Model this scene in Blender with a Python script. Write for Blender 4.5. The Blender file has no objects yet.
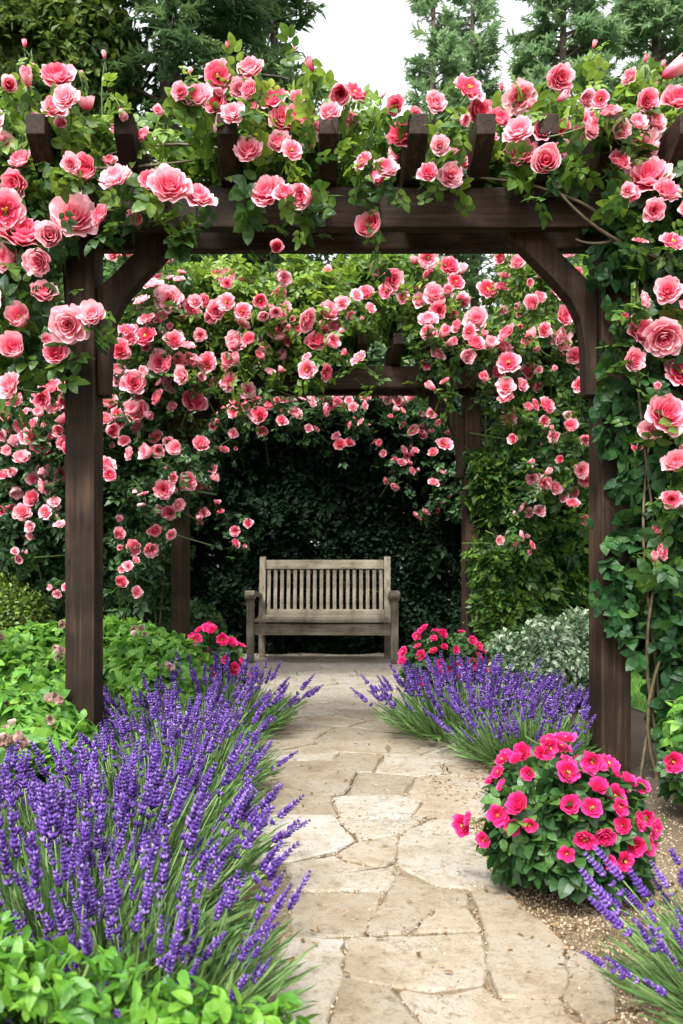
import bpy, bmesh, math, random
import numpy as np
from mathutils import Vector, Matrix

scene = bpy.context.scene
COL = scene.collection
rad = math.radians
random.seed(7)

# ------------------------------------------------------------------ camera model (also used to measure distances)
F, VX, VY = 815.0, 300.0, 579.0
CX, CZ = -0.178, 0.75
def at(px, py, Y):
    return np.array([CX + (px - VX) * Y / F, Y, CZ - (py - VY) * Y / F])

# ------------------------------------------------------------------ mesh helpers
def nrm(a):
    return a / np.maximum(np.linalg.norm(a, axis=-1, keepdims=True), 1e-9)

def frames(d, n):
    """columns x,y,z ; y along d, z near n"""
    y = nrm(d)
    x = nrm(np.cross(y, n))
    z = np.cross(x, y)
    return np.stack([x, y, z], axis=-1)

class Acc:
    """collects triangles into one mesh"""
    def __init__(self):
        self.v, self.f, self.c, self.m, self.n = [], [], [], [], 0
    def raw(self, V, T, C, M):
        self.v.append(V); self.f.append(T + self.n); self.c.append(C); self.m.append(M); self.n += len(V)
    def inst(self, tm, R, P, S, rnd, rnd2=None):
        V, T, C, M = tm
        N, k = len(P), len(V)
        if N == 0: return
        W = np.einsum('nij,vj->nvi', R, V) * np.asarray(S).reshape(-1, 1, 1) + P[:, None, :]
        c = np.repeat(C[None], N, 0).copy()
        c[:, :, 0] = c[:, :, 0] * 0.3 + np.asarray(rnd).reshape(-1, 1) * 0.7
        if rnd2 is not None: c[:, :, 2] = np.asarray(rnd2).reshape(-1, 1)
        f = (T[None] + (np.arange(N) * k)[:, None, None]).reshape(-1, 3)
        self.raw(W.reshape(-1, 3), f, c.reshape(-1, 3), np.tile(M, N))
    def mesh(self, name, mats, origin=(0, 0, 0), smooth=False):
        V = np.concatenate(self.v) - np.asarray(origin, float)
        T = np.concatenate(self.f).astype(np.int32)
        C = np.concatenate(self.c); M = np.concatenate(self.m).astype(np.int32)
        me = bpy.data.meshes.new(name)
        me.vertices.add(len(V)); me.vertices.foreach_set('co', V.astype(np.float32).ravel())
        me.loops.add(len(T) * 3); me.loops.foreach_set('vertex_index', T.ravel())
        me.polygons.add(len(T))
        me.polygons.foreach_set('loop_start', np.arange(0, len(T) * 3, 3, dtype=np.int32))
        me.polygons.foreach_set('material_index', M)
        me.polygons.foreach_set('use_smooth', np.full(len(T), smooth))
        for m in mats: me.materials.append(m)
        a = me.attributes.new('Col', 'FLOAT_COLOR', 'POINT')
        c4 = np.ones((len(V), 4), np.float32); c4[:, :3] = C
        a.data.foreach_set('color', c4.ravel())
        me.update(); me.validate()
        return me

def link(name, me, parent=None, loc=(0, 0, 0)):
    o = bpy.data.objects.new(name, me); COL.objects.link(o)
    o.location = loc
    if parent: o.parent = parent
    return o

def tag(o, label=None, cat=None, group=None, kind=None):
    if label: o['label'] = label
    if cat: o['category'] = cat
    if group: o['group'] = group
    if kind: o['kind'] = kind
    return o

def thing(name, label, cat, loc=(0, 0, 0), group=None):
    o = bpy.data.objects.new(name, None); COL.objects.link(o)
    o.empty_display_size = 0.1
    o.location = loc
    return tag(o, label, cat, group)

def part(name, acc, mats, parent, smooth=False):
    return link(name, acc.mesh(name, mats, parent.location, smooth), parent)

def tube(acc, pts, r0, r1, sides=6, mat=0, rnd=0.5):
    P = np.asarray(pts, float); n = len(P)
    d = nrm(np.gradient(P, axis=0))
    ref = np.tile([0.31, 0.2, 0.93], (n, 1)) if abs(d[:, 2]).mean() < 0.8 else np.tile([1.0, 0.1, 0.05], (n, 1))
    R = frames(d, ref)
    a = np.arange(sides) * 2 * math.pi / sides
    rr = np.linspace(r0, r1, n)
    ring = (np.cos(a)[None, :, None] * R[:, None, :, 0] + np.sin(a)[None, :, None] * R[:, None, :, 2]) * rr[:, None, None] + P[:, None, :]
    T = []
    for i in range(n - 1):
        for j in range(sides):
            k = (j + 1) % sides
            A, B, Cc, D = i * sides + j, i * sides + k, (i + 1) * sides + k, (i + 1) * sides + j
            T += [(A, B, Cc), (A, Cc, D)]
    for j in range(1, sides - 1):
        T.append(((n - 1) * sides, (n - 1) * sides + j, (n - 1) * sides + j + 1))
    C = np.zeros((n * sides, 3)); C[:, 0] = rnd; C[:, 1] = np.repeat(np.linspace(0, 1, n), sides)
    acc.raw(ring.reshape(-1, 3), np.array(T), C, np.full(len(T), mat))

def bez(p0, p1, p2, n=8):
    t = np.linspace(0, 1, n)[:, None]
    return (1 - t) ** 2 * np.asarray(p0) + 2 * t * (1 - t) * np.asarray(p1) + t * t * np.asarray(p2)

def pnoise(p, fr, seed):
    r = np.random.default_rng(seed); s = 0
    for k in range(5):
        w = r.normal(size=3) * fr
        s = s + np.sin(p @ w + r.uniform(0, 6.28))
    return s / 5

# ------------------------------------------------------------------ leaf templates : (V, T, C, M)
def leaf(w=0.30, fold=0.10, curl=-0.12):
    V = np.array([(0, 0, 0), (0, .35, .02), (0, .7, .0), (0, 1, curl),
                  (-w, .33, fold), (-w * .8, .66, fold * .8 + curl * .3), (w, .33, fold), (w * .8, .66, fold * .8 + curl * .3),
                  (-w * .62, .12, fold * .5), (w * .62, .12, fold * .5), (-w * .42, .86, curl * .6 + .03), (w * .42, .86, curl * .6 + .03)], float)
    T = np.array([(0, 1, 8), (8, 1, 4), (1, 2, 5), (1, 5, 4), (2, 3, 10), (2, 10, 5), (0, 9, 1), (9, 6, 1), (1, 6, 7), (1, 7, 2), (2, 7, 11), (2, 11, 3)])
    C = np.zeros((12, 3)); C[:, 0] = .5; C[:, 1] = V[:, 1]
    return V, T, C, np.zeros(len(T), int)

def diamond(w=0.28, fold=0.1, curl=-0.1):
    V = np.array([(0, 0, 0), (-w, .45, fold), (w, .45, fold), (0, 1, curl)], float)
    T = np.array([(0, 3, 1), (0, 2, 3)])
    C = np.zeros((4, 3)); C[:, 0] = .5; C[:, 1] = V[:, 1]
    return V, T, C, np.zeros(2, int)

def compose(base, items):
    Vs, Ts, Cs, Ms, n = [], [], [], [], 0
    for (off, ang, pitch, s, rnd) in items:
        V, T, C, M = base
        R = np.array(Matrix.Rotation(ang, 3, 'Z') @ Matrix.Rotation(pitch, 3, 'X'))
        W = V @ R.T * s + np.asarray(off)
        C = C.copy(); C[:, 0] = rnd
        Vs.append(W); Ts.append(T + n); Cs.append(C); Ms.append(M); n += len(V)
    return np.concatenate(Vs), np.concatenate(Ts), np.concatenate(Cs), np.concatenate(Ms)

def pinnate(base, rs):
    it = []
    for k, y in enumerate((.22, .5)):
        for s in (-1, 1):
            it.append(((0.02 * s, y, -0.05 * y), -s * (1.0 + rs.uniform(-.2, .2)), rs.uniform(-.3, .1), .40 + .06 * k, rs.uniform(0, 1)))
    it.append(((0, .58, -.06), rs.uniform(-.2, .2), -.25, .52, rs.uniform(0, 1)))
    return compose(base, it)

def trifoliate(base, rs):
    it = [((0, .2, 0), rs.uniform(-.2, .2), -.2, .8, rs.uniform(0, 1))]
    for s in (-1, 1):
        it.append(((0, .2, 0), -s * 1.15, rs.uniform(-.3, .1), .66, rs.uniform(0, 1)))
    return compose(base, it)

def tuft(rs, n=13):
    """a feathery conifer twig along +Y"""
    it = [((0, 0, 0), 0, 0, 1.0, .5)]
    for k in range(n):
        y = rs.uniform(0.0, .75); s = rs.choice((-1, 1))
        it.append(((0, y, 0), -s * rs.uniform(.35, 1.0), rs.uniform(-.6, .35), rs.uniform(.28, .55), rs.uniform(0, 1)))
    return compose(diamond(.11, .03, -.05), it)

rs = random.Random(3)
LEAF = leaf(); LEAF_N = leaf(.2, .06, -.2); LEAF_R = leaf(.42, .06, -.08)
PIN = [pinnate(leaf(.33, .09, -.12), rs) for _ in range(4)]
PIN_LO = [pinnate(diamond(.33, .09, -.1), rs) for _ in range(5)]
TRI = [trifoliate(leaf(.33, .08, -.2), rs) for _ in range(3)]
TUFT = [tuft(rs) for _ in range(5)]

# ------------------------------------------------------------------ materials
def newmat(name):
    m = bpy.data.materials.new(name); m.use_nodes = True
    nt = m.node_tree; nt.nodes.clear()
    return m, nt, nt.nodes.new, nt.links.new

def ramp(N, stops):
    r = N('ShaderNodeValToRGB'); e = r.color_ramp.elements
    while len(e) < len(stops): e.new(0.5)
    for x, (p, c) in zip(e, stops):
        x.position = p; x.color = (*c, 1)
    return r

def leaf_mat(name, stops, trans=0.3, rough=0.45, spec=0.4):
    m, nt, N, L = newmat(name)
    out = N('ShaderNodeOutputMaterial'); at_ = N('ShaderNodeAttribute'); at_.attribute_name = 'Col'
    sep = N('ShaderNodeSeparateColor'); L(at_.outputs['Color'], sep.inputs[0])
    r = ramp(N, stops); L(sep.outputs[0], r.inputs[0])
    tc = N('ShaderNodeTexCoord'); nz = N('ShaderNodeTexNoise'); nz.inputs['Scale'].default_value = 45
    L(tc.outputs['Object'], nz.inputs['Vector'])
    mr = N('ShaderNodeMapRange'); mr.inputs[3].default_value = .72; mr.inputs[4].default_value = 1.25
    L(nz.outputs['Fac'], mr.inputs[0])
    mx = N('ShaderNodeMix'); mx.data_type = 'RGBA'; mx.blend_type = 'MULTIPLY'; mx.inputs[0].default_value = 1
    L(r.outputs[0], mx.inputs[6]); L(mr.outputs[0], mx.inputs[7])
    p = N('ShaderNodeBsdfPrincipled'); p.inputs['Roughness'].default_value = rough
    p.inputs['Specular IOR Level'].default_value = spec
    L(mx.outputs[2], p.inputs['Base Color'])
    t = N('ShaderNodeBsdfTranslucent')
    hs = N('ShaderNodeHueSaturation'); hs.inputs['Hue'].default_value = .485; hs.inputs['Value'].default_value = 1.5
    L(mx.outputs[2], hs.inputs['Color']); L(hs.outputs[0], t.inputs['Color'])
    s = N('ShaderNodeMixShader'); s.inputs[0].default_value = trans
    L(p.outputs[0], s.inputs[1]); L(t.outputs[0], s.inputs[2]); L(s.outputs[0], out.inputs[0])
    return m

def petal_mat(name, deep, mid, pale, var=.12, trans=.3):
    m, nt, N, L = newmat(name)
    out = N('ShaderNodeOutputMaterial'); at_ = N('ShaderNodeAttribute'); at_.attribute_name = 'Col'
    sep = N('ShaderNodeSeparateColor'); L(at_.outputs['Color'], sep.inputs[0])
    oi = N('ShaderNodeObjectInfo')
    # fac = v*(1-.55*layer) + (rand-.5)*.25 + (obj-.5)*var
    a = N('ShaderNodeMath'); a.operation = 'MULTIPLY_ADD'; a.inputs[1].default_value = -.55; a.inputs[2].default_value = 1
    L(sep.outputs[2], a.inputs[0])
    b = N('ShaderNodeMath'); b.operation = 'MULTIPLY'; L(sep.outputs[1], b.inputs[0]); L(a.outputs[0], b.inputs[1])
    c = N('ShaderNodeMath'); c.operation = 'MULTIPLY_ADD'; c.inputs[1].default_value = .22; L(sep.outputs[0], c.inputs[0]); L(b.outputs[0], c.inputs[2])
    d = N('ShaderNodeMath'); d.operation = 'MULTIPLY_ADD'; d.inputs[1].default_value = var * 2; L(oi.outputs['Random'], d.inputs[0]); L(c.outputs[0], d.inputs[2])
    e = N('ShaderNodeMath'); e.operation = 'SUBTRACT'; e.inputs[1].default_value = .11 + var; L(d.outputs[0], e.inputs[0])
    tc = N('ShaderNodeTexCoord'); nz = N('ShaderNodeTexNoise'); nz.inputs['Scale'].default_value = 4; nz.inputs['Detail'].default_value = 4
    L(tc.outputs['Object'], nz.inputs['Vector'])
    g = N('ShaderNodeMath'); g.operation = 'MULTIPLY_ADD'; g.inputs[1].default_value = .3; L(nz.outputs['Fac'], g.inputs[0]); L(e.outputs[0], g.inputs[2])
    h = N('ShaderNodeMath'); h.operation = 'SUBTRACT'; h.inputs[1].default_value = .15; L(g.outputs[0], h.inputs[0])
    r = ramp(N, [(0.05, deep), (.44, mid), (.86, pale)]); L(h.outputs[0], r.inputs[0])
    p = N('ShaderNodeBsdfPrincipled'); p.inputs['Roughness'].default_value = .55; p.inputs['Specular IOR Level'].default_value = .25
    p.inputs['Sheen Weight'].default_value = .05
    L(r.outputs[0], p.inputs['Base Color'])
    t = N('ShaderNodeBsdfTranslucent'); L(r.outputs[0], t.inputs['Color'])
    s = N('ShaderNodeMixShader'); s.inputs[0].default_value = trans
    L(p.outputs[0], s.inputs[1]); L(t.outputs[0], s.inputs[2]); L(s.outputs[0], out.inputs[0])
    return m

def wood_mat(name, axis, dark, mid, light, scale=1.0, rough=.7, bumpd=.25, knots=True):
    m, nt, N, L = newmat(name)
    out = N('ShaderNodeOutputMaterial'); p = N('ShaderNodeBsdfPrincipled'); p.inputs['Roughness'].default_value = rough; p.inputs['Specular IOR Level'].default_value = .18
    tc = N('ShaderNodeTexCoord'); mp = N('ShaderNodeMapping'); sc = [60 * scale] * 3; sc[axis] = 2.2 * scale
    mp.inputs['Scale'].default_value = sc; L(tc.outputs['Object'], mp.inputs['Vector'])
    oi = N('ShaderNodeObjectInfo'); add = N('ShaderNodeVectorMath'); add.operation = 'ADD'
    ms = N('ShaderNodeVectorMath'); ms.operation = 'SCALE'; ms.inputs['Scale'].default_value = 37; L(oi.outputs['Random'], ms.inputs[0])
    L(mp.outputs[0], add.inputs[0]); L(ms.outputs[0], add.inputs[1])
    n1 = N('ShaderNodeTexNoise'); n1.inputs['Scale'].default_value = 1; n1.inputs['Detail'].default_value = 6; n1.inputs['Roughness'].default_value = .65; n1.inputs['Distortion'].default_value = .5
    L(add.outputs[0], n1.inputs['Vector'])
    n2 = N('ShaderNodeTexNoise'); n2.inputs['Scale'].default_value = 3.3 * scale; n2.inputs['Detail'].default_value = 5; L(tc.outputs['Object'], n2.inputs['Vector'])
    mul = N('ShaderNodeMath'); mul.operation = 'MULTIPLY_ADD'; mul.inputs[1].default_value = .55; L(n2.outputs['Fac'], mul.inputs[0])
    m2 = N('ShaderNodeMath'); m2.operation = 'MULTIPLY'; m2.inputs[1].default_value = .6; L(n1.outputs['Fac'], m2.inputs[0]); L(m2.outputs[0], mul.inputs[2])
    r = ramp(N, [(.36, dark), (.56, mid), (.74, light)]); L(mul.outputs[0], r.inputs[0])
    vk = N('ShaderNodeTexVoronoi'); vk.inputs['Scale'].default_value = 1; mk = N('ShaderNodeMapping'); sk = [17 * scale] * 3; sk[axis] = 6 * scale; mk.inputs['Scale'].default_value = sk
    ak = N('ShaderNodeVectorMath'); ak.operation = 'ADD'; L(tc.outputs['Object'], mk.inputs['Vector']); L(mk.outputs[0], ak.inputs[0]); L(ms.outputs[0], ak.inputs[1]); L(ak.outputs[0], vk.inputs['Vector'])
    kr = ramp(N, [(.07, (.32, .28, .25)), (.13, (1, 1, 1))]); L(vk.outputs['Distance'], kr.inputs[0])
    kx = N('ShaderNodeMix'); kx.data_type = 'RGBA'; kx.blend_type = 'MULTIPLY'; kx.inputs[0].default_value = .85; L(r.outputs[0], kx.inputs[6]); L(kr.outputs[0], kx.inputs[7])
    st = N('ShaderNodeTexNoise'); st.inputs['Scale'].default_value = 9; st.inputs['Detail'].default_value = 7; L(tc.outputs['Object'], st.inputs['Vector'])
    sr = ramp(N, [(.35, (.6, .62, .55)), (.5, (1, 1, 1)), (.68, (1.15, 1.14, 1.1))]); L(st.outputs['Fac'], sr.inputs[0])
    sx = N('ShaderNodeMix'); sx.data_type = 'RGBA'; sx.blend_type = 'MULTIPLY'; sx.inputs[0].default_value = 1; L(kx.outputs[2], sx.inputs[6]); L(sr.outputs[0], sx.inputs[7])
    L(sx.outputs[2], p.inputs['Base Color'])
    b = N('ShaderNodeBump'); b.inputs['Strength'].default_value = bumpd; b.inputs['Distance'].default_value = .01
    L(n1.outputs['Fac'], b.inputs['Height']); L(b.outputs[0], p.inputs['Normal'])
    L(p.outputs[0], out.inputs[0])
    return m

def plain(name, col, rough=.6, c2=None, sc=20):
    m, nt, N, L = newmat(name)
    out = N('ShaderNodeOutputMaterial'); p = N('ShaderNodeBsdfPrincipled'); p.inputs['Roughness'].default_value = rough
    tc = N('ShaderNodeTexCoord'); n = N('ShaderNodeTexNoise'); n.inputs['Scale'].default_value = sc; n.inputs['Detail'].default_value = 6
    L(tc.outputs['Object'], n.inputs['Vector'])
    c2 = c2 or tuple(x * .6 for x in col)
    r = ramp(N, [(.35, c2), (.65, col)]); L(n.outputs['Fac'], r.inputs[0]); L(r.outputs[0], p.inputs['Base Color'])
    b = N('ShaderNodeBump'); b.inputs['Strength'].default_value = .3; b.inputs['Distance'].default_value = .01
    L(n.outputs['Fac'], b.inputs['Height']); L(b.outputs[0], p.inputs['Normal'])
    L(p.outputs[0], out.inputs[0])
    return m

M = {}
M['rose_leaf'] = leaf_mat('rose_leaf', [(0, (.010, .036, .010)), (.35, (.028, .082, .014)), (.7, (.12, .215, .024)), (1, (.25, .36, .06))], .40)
M['rose_leaf_dark'] = leaf_mat('rose_leaf_dark', [(0, (.012, .042, .014)), (.5, (.026, .075, .018)), (.85, (.06, .14, .024)), (1, (.12, .21, .035))], .28)
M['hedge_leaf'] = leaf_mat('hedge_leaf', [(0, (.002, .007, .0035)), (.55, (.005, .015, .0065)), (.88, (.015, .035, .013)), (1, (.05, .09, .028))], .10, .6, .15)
M['vine_leaf'] = leaf_mat('vine_leaf', [(0, (.009, .036, .012)), (.6, (.02, .068, .017)), (1, (.055, .13, .026))], .25, .5, .25)
M['bright_leaf'] = leaf_mat('bright_leaf', [(0, (.022, .085, .010)), (.45, (.07, .20, .018)), (1, (.17, .34, .035))], .35, .45)
M['bed_leaf'] = leaf_mat('bed_leaf', [(0, (.035, .12, .018)), (.5, (.10, .25, .03)), (1, (.22, .40, .06))], .36, .5)
M['box_leaf'] = leaf_mat('box_leaf', [(0, (.035, .075, .012)), (.5, (.09, .15, .02)), (1, (.18, .23, .03))], .25)
M['silver_leaf'] = leaf_mat('silver_leaf', [(0, (.035, .09, .03)), (.4, (.10, .19, .085)), (.65, (.34, .43, .28)), (1, (.66, .69, .52))], .2, .5)
M['lav_leaf'] = leaf_mat('lav_leaf', [(0, (.035, .085, .022)), (.5, (.085, .165, .045)), (1, (.17, .25, .09))], .2, .6, .25)
M['lav_stem'] = leaf_mat('lav_stem', [(0, (.09, .17, .05)), (1, (.22, .31, .12))], .1, .6, .2)
M['lav_bloom'] = leaf_mat('lav_bloom', [(0, (.05, .03, .10)), (.3, (.07, .032, .19)), (.65, (.12, .055, .28)), (.88, (.21, .12, .38)), (1, (.30, .23, .43))], .15, .75, .06)
M['stem'] = leaf_mat('stem', [(0, (.05, .07, .02)), (.5, (.08, .13, .03)), (1, (.12, .17, .04))], .05, .5)
M['cane'] = plain('cane', (.12, .09, .045), .7, (.055, .045, .02), 30)
M['bark'] = plain('bark', (.10, .075, .055), .9, (.035, .027, .02), 9)
M['conifer_dark'] = leaf_mat('conifer_dark', [(0, (.026, .06, .026)), (.6, (.062, .12, .045)), (1, (.13, .20, .07))], .3, .6, .15)
M['conifer_light'] = leaf_mat('conifer_light', [(0, (.09, .17, .08)), (.6, (.16, .27, .125)), (1, (.25, .36, .16))], .38, .6, .15)
M['tree_leaf'] = leaf_mat('tree_leaf', [(0, (.035, .07, .014)), (.5, (.08, .135, .024)), (1, (.19, .235, .04))], .3, .5)
M['petal'] = petal_mat('petal', (.60, .012, .06), (.85, .14, .24), (.94, .58, .63), .19)
M['petal_hot'] = petal_mat('petal_hot', (.42, .006, .045), (.70, .010, .13), (.80, .045, .26), .1, .25)
M['stamen'] = plain('stamen', (.75, .42, .06), .6, (.5, .22, .03), 30)
M['faded'] = leaf_mat('faded', [(0, (.34, .19, .16)), (.5, (.50, .35, .30)), (1, (.60, .50, .42))], .25, .7, .1)
TIM = [wood_mat('timber_' + 'xyz'[a], a, (.004, .0022, .0012), (.0165, .0088, .0046), (.054, .031, .017)) for a in range(3)]
BEN = [wood_mat('teak_' + 'xyz'[a], a, (.06, .05, .036), (.15, .128, .094), (.25, .222, .172), 1.1, .8, .35) for a in range(3)]

# ------------------------------------------------------------------ boxes and prisms
def bm_obj(name, bm, mat, parent=None, origin=None):
    me = bpy.data.meshes.new(name); bmesh.ops.recalc_face_normals(bm, faces=bm.faces); bm.to_mesh(me); bm.free()
    me.materials.append(mat)
    o = link(name, me, parent, origin if origin is not None else (0, 0, 0))
    return o

def box(name, x0, x1, y0, y1, z0, z1, mat, parent, bev=.005, tilt=None, seg=2):
    """local coordinates of the parent"""
    c = Vector(((x0 + x1) / 2, (y0 + y1) / 2, (z0 + z1) / 2))
    bm = bmesh.new(); bmesh.ops.create_cube(bm, size=1)
    bmesh.ops.scale(bm, vec=(x1 - x0, y1 - y0, z1 - z0), verts=bm.verts)
    if bev: bmesh.ops.bevel(bm, geom=bm.edges[:], offset=bev, segments=seg, affect='EDGES', profile=.6)
    o = bm_obj(name, bm, mat, parent, c)
    if tilt: o.rotation_euler = tilt
    return o

def prism(name, prof, plane, t0, t1, mat, parent, bev=.004):
    """prof: 2-D outline; plane 'xz' extruded along y, 'yz' extruded along x"""
    bm = bmesh.new()
    mk = (lambda a, b, t: (a, t, b)) if plane == 'xz' else (lambda a, b, t: (t, a, b))
    vs = [bm.verts.new(mk(a, b, t0)) for a, b in prof]
    f = bm.faces.new(vs)
    r = bmesh.ops.extrude_face_region(bm, geom=[f])
    d = (0, t1 - t0, 0) if plane == 'xz' else (t1 - t0, 0, 0)
    bmesh.ops.translate(bm, vec=d, verts=[v for v in r['geom'] if isinstance(v, bmesh.types.BMVert)])
    if bev: bmesh.ops.bevel(bm, geom=bm.edges[:], offset=bev, segments=2, affect='EDGES', profile=.6)
    bmesh.ops.triangulate(bm, faces=[f for f in bm.faces if len(f.verts) > 4])
    return bm_obj(name, bm, mat, parent)

# ------------------------------------------------------------------ ground, path, lawn
def ground_mat():
    m, nt, N, L = newmat('soil_and_sand')
    out = N('ShaderNodeOutputMaterial'); p = N('ShaderNodeBsdfPrincipled'); p.inputs['Roughness'].default_value = .95
    tc = N('ShaderNodeTexCoord')
    fine = N('ShaderNodeTexNoise'); fine.inputs['Scale'].default_value = 190; fine.inputs['Detail'].default_value = 4
    big = N('ShaderNodeTexNoise'); big.inputs['Scale'].default_value = 3.5; big.inputs['Detail'].default_value = 6
    for n in (fine, big): L(tc.outputs['Object'], n.inputs['Vector'])
    sand = ramp(N, [(.3, (.075, .053, .028)), (.52, (.165, .127, .078)), (.72, (.27, .22, .145))]); L(fine.outputs['Fac'], sand.inputs[0])
    soil = ramp(N, [(.3, (.02, .013, .008)), (.55, (.05, .033, .02)), (.75, (.10, .07, .045))]); L(fine.outputs['Fac'], soil.inputs[0])
    sx = N('ShaderNodeSeparateXYZ'); L(tc.outputs['Object'], sx.inputs[0])
    ab = N('ShaderNodeMath'); ab.operation = 'ABSOLUTE'; L(sx.outputs[0], ab.inputs[0])
    ad = N('ShaderNodeMath'); ad.operation = 'MULTIPLY_ADD'; ad.inputs[1].default_value = .5; L(big.outputs['Fac'], ad.inputs[0]); L(ab.outputs[0], ad.inputs[2])
    mr = N('ShaderNodeMapRange'); mr.inputs[1].default_value = 1.0; mr.inputs[2].default_value = 1.3; L(ad.outputs[0], mr.inputs[0])
    mx = N('ShaderNodeMix'); mx.data_type = 'RGBA'; L(mr.outputs[0], mx.inputs[0]); L(sand.outputs[0], mx.inputs[6]); L(soil.outputs[0], mx.inputs[7])
    st = ramp(N, [(.35, (.62, .55, .45)), (.6, (1, 1, 1))]); L(big.outputs['Fac'], st.inputs[0])
    mu = N('ShaderNodeMix'); mu.data_type = 'RGBA'; mu.blend_type = 'MULTIPLY'; mu.inputs[0].default_value = 1; L(mx.outputs[2], mu.inputs[6]); L(st.outputs[0], mu.inputs[7])
    L(mu.outputs[2], p.inputs['Base Color'])
    b = N('ShaderNodeBump'); b.inputs['Strength'].default_value = .6; b.inputs['Distance'].default_value = .006; L(fine.outputs['Fac'], b.inputs['Height']); L(b.outputs[0], p.inputs['Normal'])
    L(p.outputs[0], out.inputs[0]); return m

def stone_mat():
    m, nt, N, L = newmat('sandstone_flags')
    out = N('ShaderNodeOutputMaterial'); p = N('ShaderNodeBsdfPrincipled'); p.inputs['Roughness'].default_value = .88
    tc = N('ShaderNodeTexCoord'); at_ = N('ShaderNodeAttribute'); at_.attribute_name = 'Col'
    sep = N('ShaderNodeSeparateColor'); L(at_.outputs['Color'], sep.inputs[0])
    def nz(s, d=6, r=.6):
        n = N('ShaderNodeTexNoise'); n.inputs['Scale'].default_value = s; n.inputs['Detail'].default_value = d; n.inputs['Roughness'].default_value = r
        L(tc.outputs['Object'], n.inputs['Vector']); return n
    n1, n2, n3, n4 = nz(5.5), nz(48), nz(210, 3), nz(17, 8, .7)
    base = ramp(N, [(0, (.185, .160, .125)), (.35, (.235, .207, .166)), (.7, (.25, .233, .203)), (1, (.285, .277, .257))]); L(sep.outputs[0], base.inputs[0])
    def mult(a, b_):
        x = N('ShaderNodeMix'); x.data_type = 'RGBA'; x.blend_type = 'MULTIPLY'; x.inputs[0].default_value = 1
        L(a, x.inputs[6]); L(b_, x.inputs[7]); return x.outputs[2]
    r1 = ramp(N, [(.32, (.72, .64, .53)), (.5, (.98, .94, .88)), (.66, (1.0, 1.02, 1.06))]); L(n1.outputs['Fac'], r1.inputs[0])
    r2 = ramp(N, [(.30, (.70, .62, .50)), (.47, (1, .98, .95)), (.7, (1.05, 1.05, 1.05))]); L(n2.outputs['Fac'], r2.inputs[0])
    r3 = ramp(N, [(.33, (.62, .56, .48)), (.45, (1, 1, 1))]); L(n3.outputs['Fac'], r3.inputs[0])
    r4 = ramp(N, [(.28, (.58, .45, .30)), (.42, (1, 1, 1))]); L(n4.outputs['Fac'], r4.inputs[0])
    c = mult(mult(mult(mult(base.outputs[0], r1.outputs[0]), r2.outputs[0]), r3.outputs[0]), r4.outputs[0])
    # hairline cracks and worn chips
    vo = N('ShaderNodeTexVoronoi'); vo.feature = 'DISTANCE_TO_EDGE'; vo.inputs['Scale'].default_value = 3.1
    wv = N('ShaderNodeVectorMath'); wv.operation = 'MULTIPLY_ADD'; wv.inputs[1].default_value = (.35, .35, .35); L(n4.outputs['Color'], wv.inputs[0]); L(tc.outputs['Object'], wv.inputs[2]); L(wv.outputs[0], vo.inputs['Vector'])
    cr = ramp(N, [(.0, (.42, .34, .25)), (.010, (.62, .55, .46)), (.02, (1, 1, 1))]); L(vo.outputs['Distance'], cr.inputs[0])
    ck = N('ShaderNodeMix'); ck.data_type = 'RGBA'; mk = ramp(N, [(.48, (0, 0, 0)), (.56, (1, 1, 1))]); L(n1.outputs['Fac'], mk.inputs[0]); L(mk.outputs[0], ck.inputs[0]); ck.inputs[6].default_value = (1, 1, 1, 1); L(cr.outputs[0], ck.inputs[7])
    c = mult(c, ck.outputs[2])
    L(c, p.inputs['Base Color'])
    s = N('ShaderNodeMath'); s.operation = 'MULTIPLY_ADD'; s.inputs[1].default_value = .35; L(n3.outputs['Fac'], s.inputs[0])
    s2 = N('ShaderNodeMath'); s2.operation = 'ADD'; L(n2.outputs['Fac'], s2.inputs[0]); L(n4.outputs['Fac'], s2.inputs[1]); L(s2.outputs[0], s.inputs[2])
    b = N('ShaderNodeBump'); b.inputs['Strength'].default_value = .55; b.inputs['Distance'].default_value = .006; L(s.outputs[0], b.inputs['Height']); L(b.outputs[0], p.inputs['Normal'])
    L(p.outputs[0], out.inputs[0]); return m

def sheet(name, x0, x1, y0, y1, z, mat):
    bm = bmesh.new(); bm.faces.new([bm.verts.new(v) for v in ((x0, y0, z), (x1, y0, z), (x1, y1, z), (x0, y1, z))])
    return tag(bm_obj(name, bm, mat), kind='structure')

sheet('ground', -400, 400, -400, 400, 0, ground_mat())
GRASS = leaf_mat('grass_blade', [(0, (.035, .11, .012)), (.6, (.08, .20, .022)), (1, (.15, .29, .04))], .3, .5)
lawn_m = plain('lawn', (.075, .17, .022), .9, (.04, .11, .014), 30)
sheet('lawn', 1.75, 60, 3.2, 60, .004, lawn_m)
sheet('lawn', -60, -3.2, 3.2, 60, .004, lawn_m)

def clip(poly, a, b, c):
    """keep a*x+b*y<=c"""
    out = []
    for i in range(len(poly)):
        p, q = poly[i], poly[(i + 1) % len(poly)]
        dp, dq = a * p[0] + b * p[1] - c, a * q[0] + b * q[1] - c
        if dp <= 0: out.append(p)
        if dp * dq < 0:
            t = dp / (dp - dq); out.append((p[0] + t * (q[0] - p[0]), p[1] + t * (q[1] - p[1])))
    return out

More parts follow.
